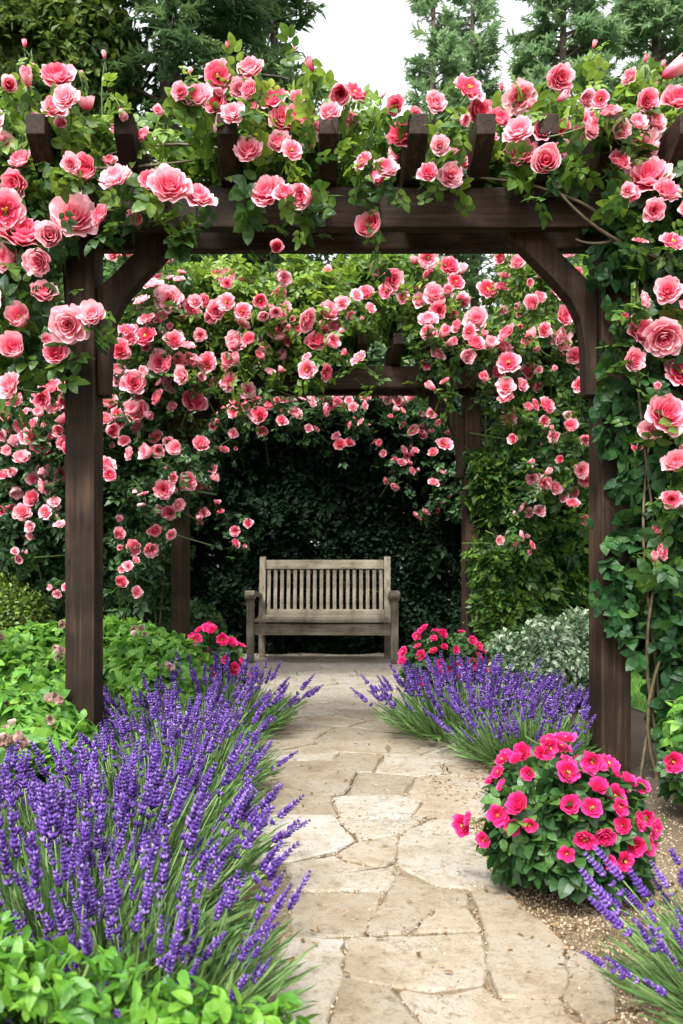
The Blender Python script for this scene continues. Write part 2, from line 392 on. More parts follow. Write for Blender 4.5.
def rough_outline(poly, gap, rs, step=.028, amp=.006):
    P = np.array(poly); c = P.mean(0)
    area = .5 * np.sum(P[:, 0] * np.roll(P[:, 1], -1) - P[:, 1] * np.roll(P[:, 0], -1))
    if area < 0: P = P[::-1]
    n = len(P); Q = []
    for i in range(n):     # inset each edge by gap/2
        a, b, d = P[i - 1], P[i], P[(i + 1) % n]
        e1, e2 = nrm(b - a), nrm(d - b)
        n1, n2 = np.array([-e1[1], e1[0]]), np.array([-e2[1], e2[0]])
        k = nrm(n1 + n2); s = max(.45, float(k @ n1))
        Q.append(b + k * gap / 2 / s)
    out = []
    for i in range(n):     # corner rounding and wobbling
        a, b = Q[i], Q[(i + 1) % n]; L_ = np.linalg.norm(b - a)
        cut = min(.010, L_ * .25) / max(L_, 1e-6)
        m = max(2, int(L_ / step))
        for t in np.linspace(cut, 1 - cut, m):
            q = a + (b - a) * t
            w = pnoise(q[None] @ np.array([[1, 0, .3], [0, 1, .7]]), 16, 5)[0] + .6 * pnoise(q[None] @ np.array([[1, 0, .3], [0, 1, .7]]), 47, 6)[0]
            nn = np.array([-(b - a)[1], (b - a)[0]]) / max(L_, 1e-6)
            out.append(q + nn * (w * amp * 1.6 + rs.uniform(-amp, amp) * .6))
    return out

EDGES = []
def build_path():
    rs = random.Random(11)
    polys = []
    c3 = lambda pts: [tuple(at(270 + .483 * x, 820 + .483 * y, F * CZ / (820 + .483 * y - VY))[:2]) for x, y in pts]
    traced = [
        [(138, 75), (180, 52), (266, 38), (260, 92), (240, 106), (150, 88)],
        [(268, 36), (330, 2), (418, -4), (428, 40), (458, 95), (505, 152), (440, 150), (345, 140), (262, 97)],
        [(40, 95), (135, 76), (150, 90), (240, 108), (260, 97), (262, 118), (240, 152), (40, 150)],
        [(40, 152), (240, 155), (196, 242), (40, 247)],
        [(263, 119), (335, 143), (405, 152), (415, 187), (342, 190), (287, 240), (197, 243), (241, 158)],
        [(344, 191), (412, 188), (440, 236), (290, 241)],
        [(155, 252), (200, 246), (440, 240), (448, 290), (442, 347), (330, 365), (258, 352), (155, 328)],
        [(418, 153), (478, 150), (612, 268), (604, 372), (470, 376), (455, 330), (448, 255)],
        [(150, 333), (256, 357), (318, 440), (120, 440)],
        [(262, 358), (335, 368), (444, 350), (468, 380), (604, 376), (650, 440), (322, 440)],
        [(20, 250), (152, 254), (148, 330), (116, 440), (0, 440)],
        [(-80, -2), (130, -2), (178, 48), (136, 73), (40, 93), (-80, 95)],
        [(134, -2), (326, -2), (268, 35), (181, 49)],
        [(616, 270), (700, 300), (720, 420), (652, 436), (608, 374)],
    ]
    for t in traced: polys.append(c3(t))
    def vor(seeds, lim, bx):
        for i, s in enumerate(seeds):
            poly = [(bx[0], bx[2]), (bx[1], bx[2]), (bx[1], bx[3]), (bx[0], bx[3])]
            for j, q in enumerate(seeds):
                if i == j: continue
                dx, dy = q[0] - s[0], q[1] - s[1]
                poly = clip(poly, dx, dy, (q[0] ** 2 + q[1] ** 2 - s[0] ** 2 - s[1] ** 2) / 2)
                if len(poly) < 3: break
            if len(poly) >= 3 and lim(s): polys.append(poly)
    # far part of the path, from the traced stones to the arbour floor
    y0 = F * CZ / (820 - VY)
    seeds = []
    y = y0 + .1
    while y < 9.3:
        w = .56 if y < 4.6 else (.62 if y < 5.4 else 1.25)
        st = .27 if y < 4.6 else .42
        x = -w + rs.uniform(0, .15)
        while x < w:
            seeds.append((x + rs.uniform(-.1, .1), y + rs.uniform(-.14, .14))); x += st * rs.uniform(.85, 1.4)
        y += st * rs.uniform(.85, 1.15)
    vor(seeds, lambda s: True, (-.62, .55, y0 + .01, 4.7))
    vor(seeds, lambda s: s[1] > 4.4, (-1.3, 1.3, 4.71, 8.6))
    # behind the camera
    seeds = [(-.55 + .36 * i + rs.uniform(-.08, .08), 1.2 - .33 * j + rs.uniform(-.08, .08)) for i in range(4) for j in range(8)]
    vor(seeds, lambda s: True, (-.7, .75, -1.4, F * CZ / (1032 - VY)))
    acc = Acc()
    for poly in polys:
        P = np.array(poly); area = abs(.5 * np.sum(P[:, 0] * np.roll(P[:, 1], -1) - P[:, 1] * np.roll(P[:, 0], -1)))
        if area < .003: continue
        yy = P[:, 1].mean()
        q = np.array(rough_outline(poly, -.002 if yy < 2.4 else .007, rs)); EDGES.append(q); n = len(q)
        c = q.mean(0); zt = .0095 + rs.uniform(-.005, .005); tx, ty = rs.uniform(-.008, .008), rs.uniform(-.008, .008)
        rings = [(1.0, -.02, 0), (1.0, zt - .005, 0), (.0, zt, .006)]
        V = []
        dirs = nrm(c - q)
        for k, (s_, z, ins) in enumerate(rings):
            qq = q + dirs * ins
            zz = np.full(n, z) + (qq - c) @ np.array([tx, ty])
            V.append(np.column_stack([qq, zz]))
        V.append(np.array([[c[0], c[1], zt]]))
        V = np.concatenate(V); T = []
        for k in range(2):
            for i in range(n):
                j = (i + 1) % n
                T += [(k * n + i, k * n + j, (k + 1) * n + j), (k * n + i, (k + 1) * n + j, (k + 1) * n + i)]
        # top: triangulate outline by fan (cells are nearly convex)
        for i in range(n): T.append((2 * n + i, 2 * n + (i + 1) % n, 3 * n))
        C = np.zeros((len(V), 3)); C[:, 0] = rs.random() ** 1.5 if yy < 4.5 else rs.uniform(.6, 1)
        acc.raw(V, np.array(T), C, np.zeros(len(T), int))
    me = acc.mesh('path', [stone_mat()])
    return tag(link('path', me), kind='structure')
build_path()

# ------------------------------------------------------------------ timber arches
def arch(dy, label):
    t = thing('garden_arch', label, 'garden arch', (0, 3.09 + dy, 0), 'timber garden arches')
    hw, hd = .055, .07
    for s in (-1, 1):
        box('post', s * .995 - hw, s * .995 + hw, -hd, hd, -.05, 2.172, TIM[2], t, .007)
        pr = [(0, 1.44), (.042, 1.44), (.048, 1.62), (.062, 1.72), (.10, 1.80), (.16, 1.87), (.34, 2.055), (.22, 2.055), (.02, 1.855), (0, 1.845)]
        f = s * (.995 - hw - .002)
        pr = [(f - s * a, b) for a, b in pr]
        prism('brace', pr, 'xz', -.035, .035, TIM[2], t, .004)
    for y0 in (-.125, .075):
        box('beam', -1.56, 1.56, y0, y0 + .05, 2.03, 2.177, TIM[0], t, .006)
    for x in (-1.385, -1.085, -.783, -.43, -.078, .228, .46, .676, .907, 1.157, 1.43):
        w = .033
        prof = [(-.30, 2.345), (-.30, 2.275), (-.165, 2.1795), (.165, 2.1795), (.30, 2.275), (.30, 2.345)]
        prism('rafter', prof, 'yz', x - w, x + w, TIM[1], t, .004)
    return t
arch(0, 'dark brown timber arch with curved braces nearest the camera, framing the path')
arch(2.49, 'smaller looking dark timber arch farther down the path, just before the bench')

# ------------------------------------------------------------------ bench
def bench():
    b = thing('garden_bench', 'weathered grey wooden bench with slatted back in front of the dark hedge', 'bench', (.035, 7.42, .012))
    W = .665
    for s in (-1, 1):
        x = s * (W - .032)
        box('leg', x - .032, x + .032, -.30, -.235, 0, .575, BEN[2], b, .006)
        # rear leg and back post, leaning a little
        xr = s * (W - .075)
        prism('back_post', [(.215, 0), (.28, 0), (.29, .36), (.365, .95), (.31, .95), (.225, .38)], 'yz', xr - .03, xr + .03, BEN[2], b, .005)
        # armrest with rounded nose
        prof = [(.30, .60), (.30, .565), (-.20, .578), (-.27, .555), (-.325, .55), (-.355, .57), (-.362, .60), (-.345, .628), (-.30, .638), (-.10, .622)]
        prism('armrest', prof, 'yz', x - .043, x + .043, BEN[1], b, .008)
        box('side_rail', xr - .022 + s * .0, xr + .022, -.235, .22, .26, .325, BEN[1], b, .004)
    box('front_apron', -W + .066, W - .066, -.285, -.25, .245, .345, BEN[0], b, .004)
    for k in range(5):
        y = -.318 + k * .105
        box('seat_slat', -W + (.0 if False else .07), W - .07, y, y + .09, .358 + k * .006, .384 + k * .006, BEN[0], b, .005)
    tl = -.135
    def yb(z): return .262 + (z - .38) * .135
    box('top_rail', -W + .107, W - .107, yb(.87) - .02, yb(.87) + .022, .83, .918, BEN[0], b, .008, (tl, 0, 0))
    box('bottom_rail', -W + .107, W - .107, yb(.43) - .018, yb(.43) + .02, .405, .452, BEN[0], b, .004, (tl, 0, 0))
    n = 18
    for k in range(n):
        x = -W + .135 + (2 * W - .27) * k / (n - 1)
        box('back_slat', x - .0165, x + .0165, yb(.64) - .009, yb(.64) + .009, .449, .834, BEN[2], b, .003, (tl, 0, 0))
    b.rotation_euler = (0, 0, rad(-4))
    return b
bench()

# ------------------------------------------------------------------ flower templates (axis +Z, outer radius 1)
def petal_surface(phi, w, rr, zr, z0, curl, ruff, rs, nu=7, nv=7, bulge=.12):
    V, C = [], []
    ph1, ph2 = rs.uniform(0, 6.28), rs.uniform(0, 6.28)
    sh = rs.uniform(.92, 1.08); ex = rs.random()
    for i in range(nv):
        v = i / (nv - 1)
        for j in range(nu):
            u = -1 + 2 * j / (nu - 1)
            vv = v * (1 - .10 * abs(u) ** 2.5)
            r = rr * sh * (vv ** .62)
            z = z0 + (zr - z0) * (vv ** 1.7) - curl * max(0, v - .72) ** 2 * 6 + bulge * rr * u * u * v * .8
            wid = w * (.42 + .58 * min(1, v * 1.7)) * (1 - .18 * max(0, v - .8) / .2 * abs(u))
            a = phi + u * wid
            rf = ruff * v * v
            r += rf * .6 * math.sin(3.1 * u + ph1) * rr
            z += rf * math.sin(4.2 * u + ph2) * rr
            V.append((r * math.cos(a), r * math.sin(a), z)); C.append((ex, v, 0))
    T = []
    for i in range(nv - 1):
        for j in range(nu - 1):
            a = i * nu + j; b = a + 1; c = b + nu; d = a + nu
            T += [(a, b, c), (a, c, d)]
    return np.array(V), np.array(T), np.array(C, float)

def bloom(layers, z0, seed, stamens=0, calyx=True, stem=2.2, hot=False):
    rs = random.Random(seed); acc = Acc()
    L_ = len(layers); off = rs.uniform(0, 6.28)
    for k, (n, rr, zr, w, curl) in enumerate(layers):
        off += .55 + rs.uniform(-.15, .15)
        for i in range(n):
            V, T, C = petal_surface(off + 6.283 * i / n + rs.uniform(-.12, .12), w * rs.uniform(.9, 1.1), rr * rs.uniform(.9, 1.06), zr + rs.uniform(-.06, .06), z0, curl * rs.uniform(.5, 1.5), .105, rs)
            C[:, 2] = k / max(1, L_ - 1)
            acc.raw(V, T, C, np.zeros(len(T), int))
    for i in range(stamens):
        a, r = rs.uniform(0, 6.28), rs.uniform(.0, .15)
        z = z0 + .22 + rs.uniform(0, .14)
        V = np.array([(r * math.cos(a) * .4, r * math.sin(a) * .4, z0 + .05), (r * math.cos(a) + .035, r * math.sin(a), z), (r * math.cos(a) - .03, r * math.sin(a) + .035, z), (r * math.cos(a), r * math.sin(a) - .035, z + .04)])
        T = np.array([(0, 1, 2), (0, 2, 3), (0, 3, 1), (1, 3, 2)]); acc.raw(V, T, np.full((4, 3), .5), np.full(4, 2))
    if calyx:
        for i in range(5):
            a = i * 1.257 + rs.uniform(-.2, .2)
            tm = LEAF_N; R = np.array(Matrix.Rotation(a, 3, 'Z') @ Matrix.Rotation(rs.uniform(-.5, .3), 3, 'X'))
            W = tm[0] @ R.T * .5 + np.array([0, 0, z0 - .01]); C = tm[2].copy(); C[:, 0] = .6
            acc.raw(W, tm[1], C, np.ones(len(tm[1]), int))
        tube(acc, [(0, 0, z0 + .08), (0, 0, z0 - .07), (0, 0, z0 - .2)], .09, .06, 6, 1, .5)
    if stem:
        b = rs.uniform(0, 6.28); q = rs.uniform(.3, .9)
        tube(acc, bez((0, 0, z0 - .1), (0, 0, z0 - stem * .6), (q * math.cos(b), q * math.sin(b), z0 - stem), 6), .045, .05, 5, 1, .4)
    V = np.concatenate(acc.v); T = np.concatenate(acc.f); C = np.concatenate(acc.c); Mi = np.concatenate(acc.m)
    return V, T, C, Mi

FULL = [[(6, 1.0, .06, .62, .10), (6, .88, .22, .60, .07), (6, .68, .30, .62, .03), (5, .48, .34, .72, .02), (4, .30, .36, .85, 0), (3, .15, .34, 1.2, 0)],
        [(7, 1.0, .0, .56, .12), (6, .84, .17, .60, .07), (6, .64, .26, .60, .03), (6, .44, .29, .62, .0), (5, .26, .30, .7, 0), (3, .12, .28, 1.2, 0)],
        [(6, 1.0, .16, .60, .05), (6, .84, .34, .60, .05), (5, .64, .42, .72, .02), (5, .45, .46, .74, .0), (4, .28, .46, .9, 0), (3, .14, .44, 1.2, 0)]]
OPEN = [[(6, 1.0, -.02, .64, .12), (6, .84, .12, .60, .08), (5, .55, .17, .6, .02)], [(7, 1.0, .06, .56, .10), (6, .78, .2, .60, .06), (5, .5, .24, .5, 0)]]
CUPS = [[(5, .78, .75, .78, .08), (5, .66, .72, .75, .03), (5, .52, .70, .75, 0), (4, .36, .68, .85, 0), (3, .18, .66, 1.2, 0)]]
BUDS = [[(4, .42, 1.0, .95, .06), (3, .30, 1.1, 1.2, 0), (3, .14, 1.15, 1.3, 0)]]
BL = [bloom(l, -.28, 20 + i) for i, l in enumerate(FULL + FULL)] + [bloom(l, -.25, 40 + i, 26) for i, l in enumerate(OPEN)] + [bloom(l, -.3, 50 + i) for i, l in enumerate(CUPS + CUPS)] + [bloom(l, -.2, 60) for l in BUDS]
BL_P = [.15, .13, .11, .10, .09, .08, .08, .06, .08, .07, .05]
HOTL = [[(6, 1.0, .05, .60, .10), (6, .80, .2, .60, .05), (5, .55, .26, .6, .02)], [(5, 1.0, .12, .7, .06), (5, .75, .3, .7, .04), (5, .5, .34, .6, 0)], [(6, .95, .3, .62, .04), (5, .8, .42, .7, 0), (5, .55, .5, .7, 0), (4, .3, .5, .8, 0)]]
HB = [bloom(l, -.22, 70 + i, 14 if i != 2 else 0) for i, l in enumerate(HOTL + HOTL)]

def tm_mesh(name, tm, mats):
    a = Acc(); a.raw(*tm); return a.mesh(name, mats, smooth=True)
MB = [tm_mesh('rose_bloom', t, [M['petal'], M['stem'], M['stamen']]) for t in BL]
MH = [tm_mesh('hot_rose_bloom', t, [M['petal_hot'], M['stem'], M['stamen']]) for t in HB]

def put_flowers(plant, items, tms, meshes, mats, name='flower', probs=None, seed=0):
    """items: (pos, axis, radius) ; the 100 largest as seen become parts, the rest one stuff part"""
    r = np.random.default_rng(seed)
    items = sorted(items, key=lambda it: -it[2] / max(.5, it[0][1]))
    rest = Acc(); nrest = 0
    for i, it in enumerate(items):
        p, ax, R = it[:3]
        k = it[3] if len(it) > 3 else int(r.choice(len(tms), p=probs))
        q = Vector(ax).to_track_quat('Z', 'Y') @ Matrix.Rotation(r.uniform(0, 6.28), 3, 'Z').to_quaternion()
        if i < 100:
            o = link(name, meshes[k], plant, Vector(p) - plant.location)
            o.rotation_mode = 'QUATERNION'; o.rotation_quaternion = q
            o.scale = (R * r.uniform(.94, 1.06), R * r.uniform(.94, 1.06), R)
        else:
            rest.inst(tms[k], np.array(q.to_matrix())[None], np.asarray(p, float)[None], [R], [r.uniform()]); nrest += 1
    if nrest:
        o = part(name + '_mass', rest, mats, plant, True); tag(o, kind='stuff')

# ------------------------------------------------------------------ foliage masses
def blob_pts(blobs, n, seed, shell=.45, fr=0, cut=-1):
    r = np.random.default_rng(seed)
    B = np.array([b[:6] for b in blobs], float)
    w = np.array([(b[6] if len(b) > 6 else 1) * (b[3] * b[4] * b[5]) ** .75 for b in blobs]); w /= w.sum()
    P_, N_ = [], []
    tot = 0
    while tot < n:
        m = int((n - tot) * 1.4) + 50
        k = r.choice(len(B), m, p=w)
        d = nrm(r.normal(size=(m, 3)))
        rr = (shell + (1 - shell) * r.uniform(size=m)) ** .6
        p = B[k, :3] + d * rr[:, None] * B[k, 3:6]
        ok = p[:, 2] > .02
        if fr: ok &= pnoise(p, fr, seed + 1) > cut
        p, d = p[ok], d[ok]
        P_.append(p); N_.append(nrm(d / B[k, 3:6][ok])); tot += len(p)
    return np.concatenate(P_)[:n], np.concatenate(N_)[:n]

def leaves(acc, P_, N_, tms, size, seed, up=.5, out=.7, rand=.7, droop=.25, var=.35, tone=None):
    r = np.random.default_rng(seed + 99); n = len(P_)
    d = nrm(N_ * out + r.normal(size=(n, 3)) * rand + np.array([0, 0, -droop]))
    nn = nrm(N_ * .6 + r.normal(size=(n, 3)) * .55 + np.array([0, 0, up + .3]))
    R = frames(d, nn)
    S = size * (1 + var * r.uniform(-1, 1, size=n))
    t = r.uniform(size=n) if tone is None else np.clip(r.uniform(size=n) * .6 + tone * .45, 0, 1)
    k = r.integers(len(tms), size=n)
    for i, tm in enumerate(tms):
        s = k == i
        acc.inst(tm, R[s], P_[s] - d[s] * S[s][:, None] * .5, S[s], t[s])

def cane(plant, p0, p1, p2, r=.008, mat='cane'):
    a = Acc(); tube(a, bez(p0, p1, p2, 12), r, r * .45, 6)
    part('cane', a, [M[mat]], plant, True)

def face_dir(r, up=.25, spread=.45, base=(0, -1, 0)):
    return nrm(np.array(base, float) + np.array([0, 0, up]) + r.normal(size=3) * spread)

# ------------------------------------------------------------------ climbing roses on the near arch
FL = [(8,86,32),(28,84,26),(57,74,32),(55,106,26),(65,97,24),(87,107,20),(88,132,18),(121,110,17),(124,136,28),(142,135,16),(162,113,13),(62,126,16),(5,142,18),(15,184,26),(85,172,30),(70,163,18),(115,177,30),(75,215,44),(22,233,40),(8,258,30),(52,237,30),(170,184,36),(199,195,30),(135,217,16),(15,350,30),(43,292,24),(68,325,36),(92,314,26),(47,341,14),(-14,120,30),(-20,200,32),(-15,300,34),
 (197,97,28),(218,76,28),(220,104,28),(221,131,30),(250,68,26),(249,90,18),(271,98,30),(284,120,26),(302,116,28),(319,131,26),(248,149,28),(278,141,24),(312,69,12),(254,116,12),(266,191,32),(285,192,22),(307,196,28),(276,247,26),(298,98,18),(110,160,14),(33,120,15),(180,92,16),(232,112,22),(292,150,20),(330,112,20),(20,160,22),(100,215,24),(5,210,34),(38,262,26),(22,320,30),(55,352,22),(8,385,24),(150,180,20),(240,88,20),(310,140,18)]
FR = [(340,94,24),(355,92,22),(371,229,30),(402,133,27),(400,152,24),(386,168,24),(372,172,22),(362,160,20),(470,87,30),(436,102,20),(480,111,28),(488,133,22),(462,120,14),(470,143,20),(451,175,22),(428,172,18),(520,98,28),(532,107,14),(561,78,26),(559,100,18),(518,130,26),(543,130,20),(560,129,20),(520,154,30),(546,163,32),(577,146,28),(590,125,28),(600,99,16),(629,76,16),(666,75,36),(678,98,30),(640,147,36),(649,175,42),(630,194,18),(622,130,18),(638,122,18),(673,241,24),(690,150,30),(700,210,36),
 (643,330,34),(664,338,38),(684,372,34),(668,413,38),(676,463,26),(622,322,11),(657,388,10),(661,551,18),(660,533,12),(655,560,10),(350,120,20),(395,105,18),(415,118,18),(460,160,22),(500,118,22),(535,150,22),(558,150,22),(585,100,20),(610,112,20),(655,120,24),(648,100,20),(668,190,26),(655,210,20),(620,160,22),(440,145,18),(635,360,22),(650,430,20),(672,500,18),(668,290,26),(645,300,16),(700,300,36),(700,440,34),(628,190,14),(640,240,14),(660,500,12)]

def scale_r(d, Y): return d / 2 * Y / F * (1.16 if Y < 4.5 else 1.28)

def place(lst, Y0, jit, seed, up=.25, spread=.45, base=(0, -1, 0)):
    r = np.random.default_rng(seed); out = []
    for (x, y, d) in lst:
        Y = Y0(x, y, r) if callable(Y0) else Y0 + r.uniform(-jit, jit)
        p = at(x, y, Y)
        ax = face_dir(r, up, spread, base)
        if d <= 13 and Y < 4.5: out.append((p, ax, scale_r(d, Y) * 1.5, 10))
        else: out.append((p, ax, scale_r(d, Y)))
    return out

def near_rose(label, lst, blobs, n, seed, base, canes):
    t = thing('climbing_rose', label, 'climbing rose', base, 'climbing roses over the timber arches')
    def Yf(x, y, r):
        if y > 205 and 110 < x < 580: return r.uniform(2.84, 2.92)
        if y > 165: return r.uniform(2.72, 2.86)
        return r.uniform(2.70, 3.05)
    fl = place(lst, Yf, 0, seed)
    put_flowers(t, fl, BL, MB, [M['petal'], M['stem'], M['stamen']], probs=BL_P, seed=seed)
    acc = Acc(); r = np.random.default_rng(seed)
    P_, N_ = blob_pts(blobs, n, seed, .25, 7, -.28)
    leaves(acc, P_, N_, PIN, .105, seed, tone=np.clip((P_[:, 2] - 1.9) / .8, 0, 1))  # leaf colour lightens with height: young growth, plus lit tops painted in
    # leaf sprays and shoots that carry each flower
    for it in fl:
        p, ax, R = it[:3]
        k = 5
        q = p - ax * (R * 1.0) + r.normal(size=(k, 3)) * R * .9 + np.array([0, .03, -R * .7])
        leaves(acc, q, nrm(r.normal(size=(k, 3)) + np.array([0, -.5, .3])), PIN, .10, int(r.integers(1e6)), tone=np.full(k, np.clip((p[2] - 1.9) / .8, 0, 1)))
        if p[2] > 2.4:
            z0 = 2.22
            root = np.array([p[0] + r.normal() * .08, 3.09 + r.normal() * .06, z0])
            path = bez(p - ax * R * 1.4, (p[0] + r.normal() * .05, p[1] + .08, p[2] - .15), root, 8)
            tube(acc, path, .0025, .0045, 5, 1)
            m = int(6 + 14 * (p[2] - 2.4))
            kk = r.uniform(.1, .9, size=m)
            q = np.array([path[int(v * 7)] for v in kk]) + r.normal(size=(m, 3)) * .035
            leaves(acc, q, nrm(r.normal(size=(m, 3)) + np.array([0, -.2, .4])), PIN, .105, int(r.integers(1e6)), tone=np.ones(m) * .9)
    part('foliage', acc, [M['rose_leaf'], M['stem']], t)
    for c in canes: cane(t, *c)
    # slender buds on the tallest shoots
    for k in range(9):
        x = r.uniform(-1.45, .1) if seed == 1 else r.uniform(.1, 1.45)
        p = np.array([x, 3.05 + r.normal() * .1, r.uniform(2.62, 2.74)])
        sh = Acc(); pp = bez((x + r.normal() * .08, 3.1, 2.24), (x + r.normal() * .05, 3.1, 2.45), p - np.array([0, 0, .02]), 9); tube(sh, pp, .0035, .002, 5)
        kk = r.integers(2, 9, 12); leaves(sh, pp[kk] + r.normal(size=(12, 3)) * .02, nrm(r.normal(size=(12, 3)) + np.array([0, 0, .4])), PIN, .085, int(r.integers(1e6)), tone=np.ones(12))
        part('shoot', sh, [M['rose_leaf'], M['stem']], t)
        q = Vector((r.normal() * .3, r.normal() * .3, 1)).to_track_quat('Z', 'Y')
        o = link('bud', MB[10], t, Vector(p) - t.location); o.rotation_mode = 'QUATERNION'; o.rotation_quaternion = q; o.scale = (.022,) * 3
    return t

def rowb(x0, x1, n, y, z, rx, ry, rz, seed, jz=.05, w=1):
    r = np.random.default_rng(seed)
    return [(x + r.uniform(-.05, .05), y + r.uniform(-.04, .04), z + r.uniform(-jz, jz), rx * r.uniform(.8, 1.2), ry, rz * r.uniform(.75, 1.25), w) for x in np.linspace(x0, x1, n)]

bl = rowb(-1.6, .05, 9, 3.26, 2.38, .2, .24, .20, 1) + rowb(-1.75, -1.1, 4, 3.05, 2.15, .22, .25, .25, 2) + \
     [(-1.38, 3.02, 1.75, .26, .25, .4), (-1.62, 3.1, 1.5, .3, .3, .4), (-1.12, 2.93, 2.02, .14, .08, .14), (-.74, 2.91, 2.12, .10, .04, .06), (-1.1, 2.9, 1.62, .10, .06, .08), (-.36, 2.9, 2.08, .07, .04, .08), (-.12, 2.9, 2.05, .08, .05, .09), (-.60, 2.9, 2.0, .05, .04, .12)]
near_rose('climbing rose with large pink blooms over the left half of the near arch', FL, bl, 2000, 1, (-1.03, 3.2, 0),
          [((-1.03, 3.2, 0), (-1.06, 3.2, 1.3), (-1.1, 3.1, 2.3)), ((-1.0, 3.2, 0), (-1.0, 3.24, 1.2), (-1.2, 3.0, 2.2)), ((-1.2, 3.1, 2.2), (-.7, 2.95, 2.5), (-.1, 3.1, 2.25)), ((-1.4, 3.0, 2.3), (-1.0, 2.85, 2.15), (-.55, 2.9, 2.24)), ((-1.1, 3.2, 2.3), (-.5, 3.2, 2.66), (.0, 3.2, 2.3))])
br = rowb(.05, 1.6, 9, 3.26, 2.38, .2, .24, .20, 3) + rowb(1.15, 1.75, 4, 3.05, 2.12, .2, .25, .22, 4) + \
     [(1.32, 3.0, 1.75, .2, .22, .35), (1.36, 3.02, 1.25, .2, .22, .4), (1.6, 3.1, 1.5, .3, .3, .6), (1.28, 2.98, .85, .16, .2, .35), (1.1, 2.91, 2.1, .12, .05, .1), (.78, 2.9, 2.2, .08, .05, .05), (.33, 2.9, 2.19, .08, .05, .05), (1.02, 2.92, 1.95, .08, .05, .12)]
near_rose('climbing rose with pink blooms over the right half of the near arch', FR, br, 2100, 2, (1.3, 3.2, 0),
          [((1.3, 3.2, 0), (1.6, 3.2, 1.3), (1.1, 3.1, 2.3)), ((1.33, 3.25, 0), (1.15, 3.3, 1.6), (1.55, 3.0, 2.2)), ((1.1, 3.0, 1.8), (1.0, 2.86, 2.15), (.35, 2.93, 2.2)), ((1.15, 2.95, 1.9), (.8, 2.85, 1.95), (.68, 2.93, 2.25)), ((1.2, 3.2, 2.3), (.6, 3.2, 2.62), (.1, 3.2, 2.3)), ((1.1, 2.96, 2.05), (.9, 2.88, 1.9), (.82, 2.95, 1.98))])

# ------------------------------------------------------------------ roses beyond
RA = [(216,275,16),(227,283,9),(281,278,17),(279,295,15),(226,302,16),(216,310,16),(210,320,14),(194,313,13),(195,301,12),(205,301,11),(243,311,15),(246,297,14),(260,301,13),(268,313,15),(243,323,12),(236,341,18),(250,341,14),(279,335,22),(281,316,12),(263,355,17),(182,335,10),(207,362,16),(237,362,15),(229,382,16),(306,293,18),(283,280,17),(308,320,18),(317,341,19),(307,370,16),(194,400,22),(257,288,10),(296,330,11),(233,355,10),(188,345,13),(200,335,11),(270,372,10)]
RB = [(374,272,17),(387,263,15),(393,280,19),(403,274,17),(342,282,17),(365,293,15),(385,291,14),(329,311,19),(342,303,12),(335,325,13),(330,343,16),(371,308,11),(358,357,16),(428,258,17),(450,266,18),(461,271,14),(435,294,20),(445,290,16),(420,300,14),(428,319,17),(438,310,15),(428,332,13),(441,335,20),(438,353,13),(476,319,20),(475,343,17),(465,356,17),(469,332,12),(434,389,15),(405,296,12),(327,271,10),(428,274,9),(488,289,18),(502,286,12),(506,333,18),(506,346,13),(508,362,20),(506,386,16),(523,385,12),(506,398,13),(509,417,14),(515,439,12),(446,292,17),(463,300,13),(490,345,14),(498,372,12),(415,262,11)]
RL = [(169,299,24),(146,318,15),(160,317,14),(145,336,21),(164,332,17),(130,338,15),(119,350,18),(159,362,20),(181,375,17),(134,382,21),(135,410,20),(157,397,14),(144,414,16),(109,404,17),(110,430,16),(137,280,16),(150,283,18),(125,293,15),(179,279,10),(163,259,20),(126,248,18),(112,252,14),
 (6,376,14),(12,398,16),(41,399,16),(51,388,22),(40,414,12),(54,407,14),(20,426,12),(32,424,12),(3,433,14),(28,436,15),(40,446,18),(63,421,12),(60,431,14),(54,437,12),(47,471,14),(60,474,16),(34,480,14),(42,486,12),(16,490,14),(32,498,14),(22,512,16),(2,510,12),(45,512,13),(29,527,10),(60,524,10),(12,472,9),(4,474,12),(105,418,13),(107,464,16),(133,383,18),(135,411,14),(149,453,17),(158,451,12),(176,450,17),(163,489,17),(173,478,10),(143,494,10),(169,513,12),(119,535,14),(155,531,12),(134,547,14),(121,547,11),(128,566,9),(120,583,13),(66,587,8),(57,594,8),(15,551,7),(26,554,7),(112,330,16),(118,370,15),(124,440,11),(50,455,12),(8,452,12),(66,402,15),(70,450,14),(18,350,12),(85,340,14)]
RR = [(532,304,17),(530,370,15),(536,405,11),(547,405,16),(565,316,16),(561,342,18),(570,428,15),(565,414,10),(546,474,12),(545,483,12),(567,499,11),(573,503,12),(540,510,10),(522,508,8),(521,536,9),(561,460,9),(582,470,14),(545,330,13),(555,290,12),(575,275,13),(540,275,12),(520,310,12),(528,340,12),(553,370,10),(580,385,12),(575,355,14),(600,300,13),(518,262,14),(585,440,10),(543,448,9),(556,487,12),(529,462,9),(600,480,12),(640,270,14),(660,300,14),(650,420,12),(665,480,12),(645,450,10),(655,350,13),(673,520,10),(596,255,13),(570,250,12),(532,545,8),(500,540,8),(585,520,9)]
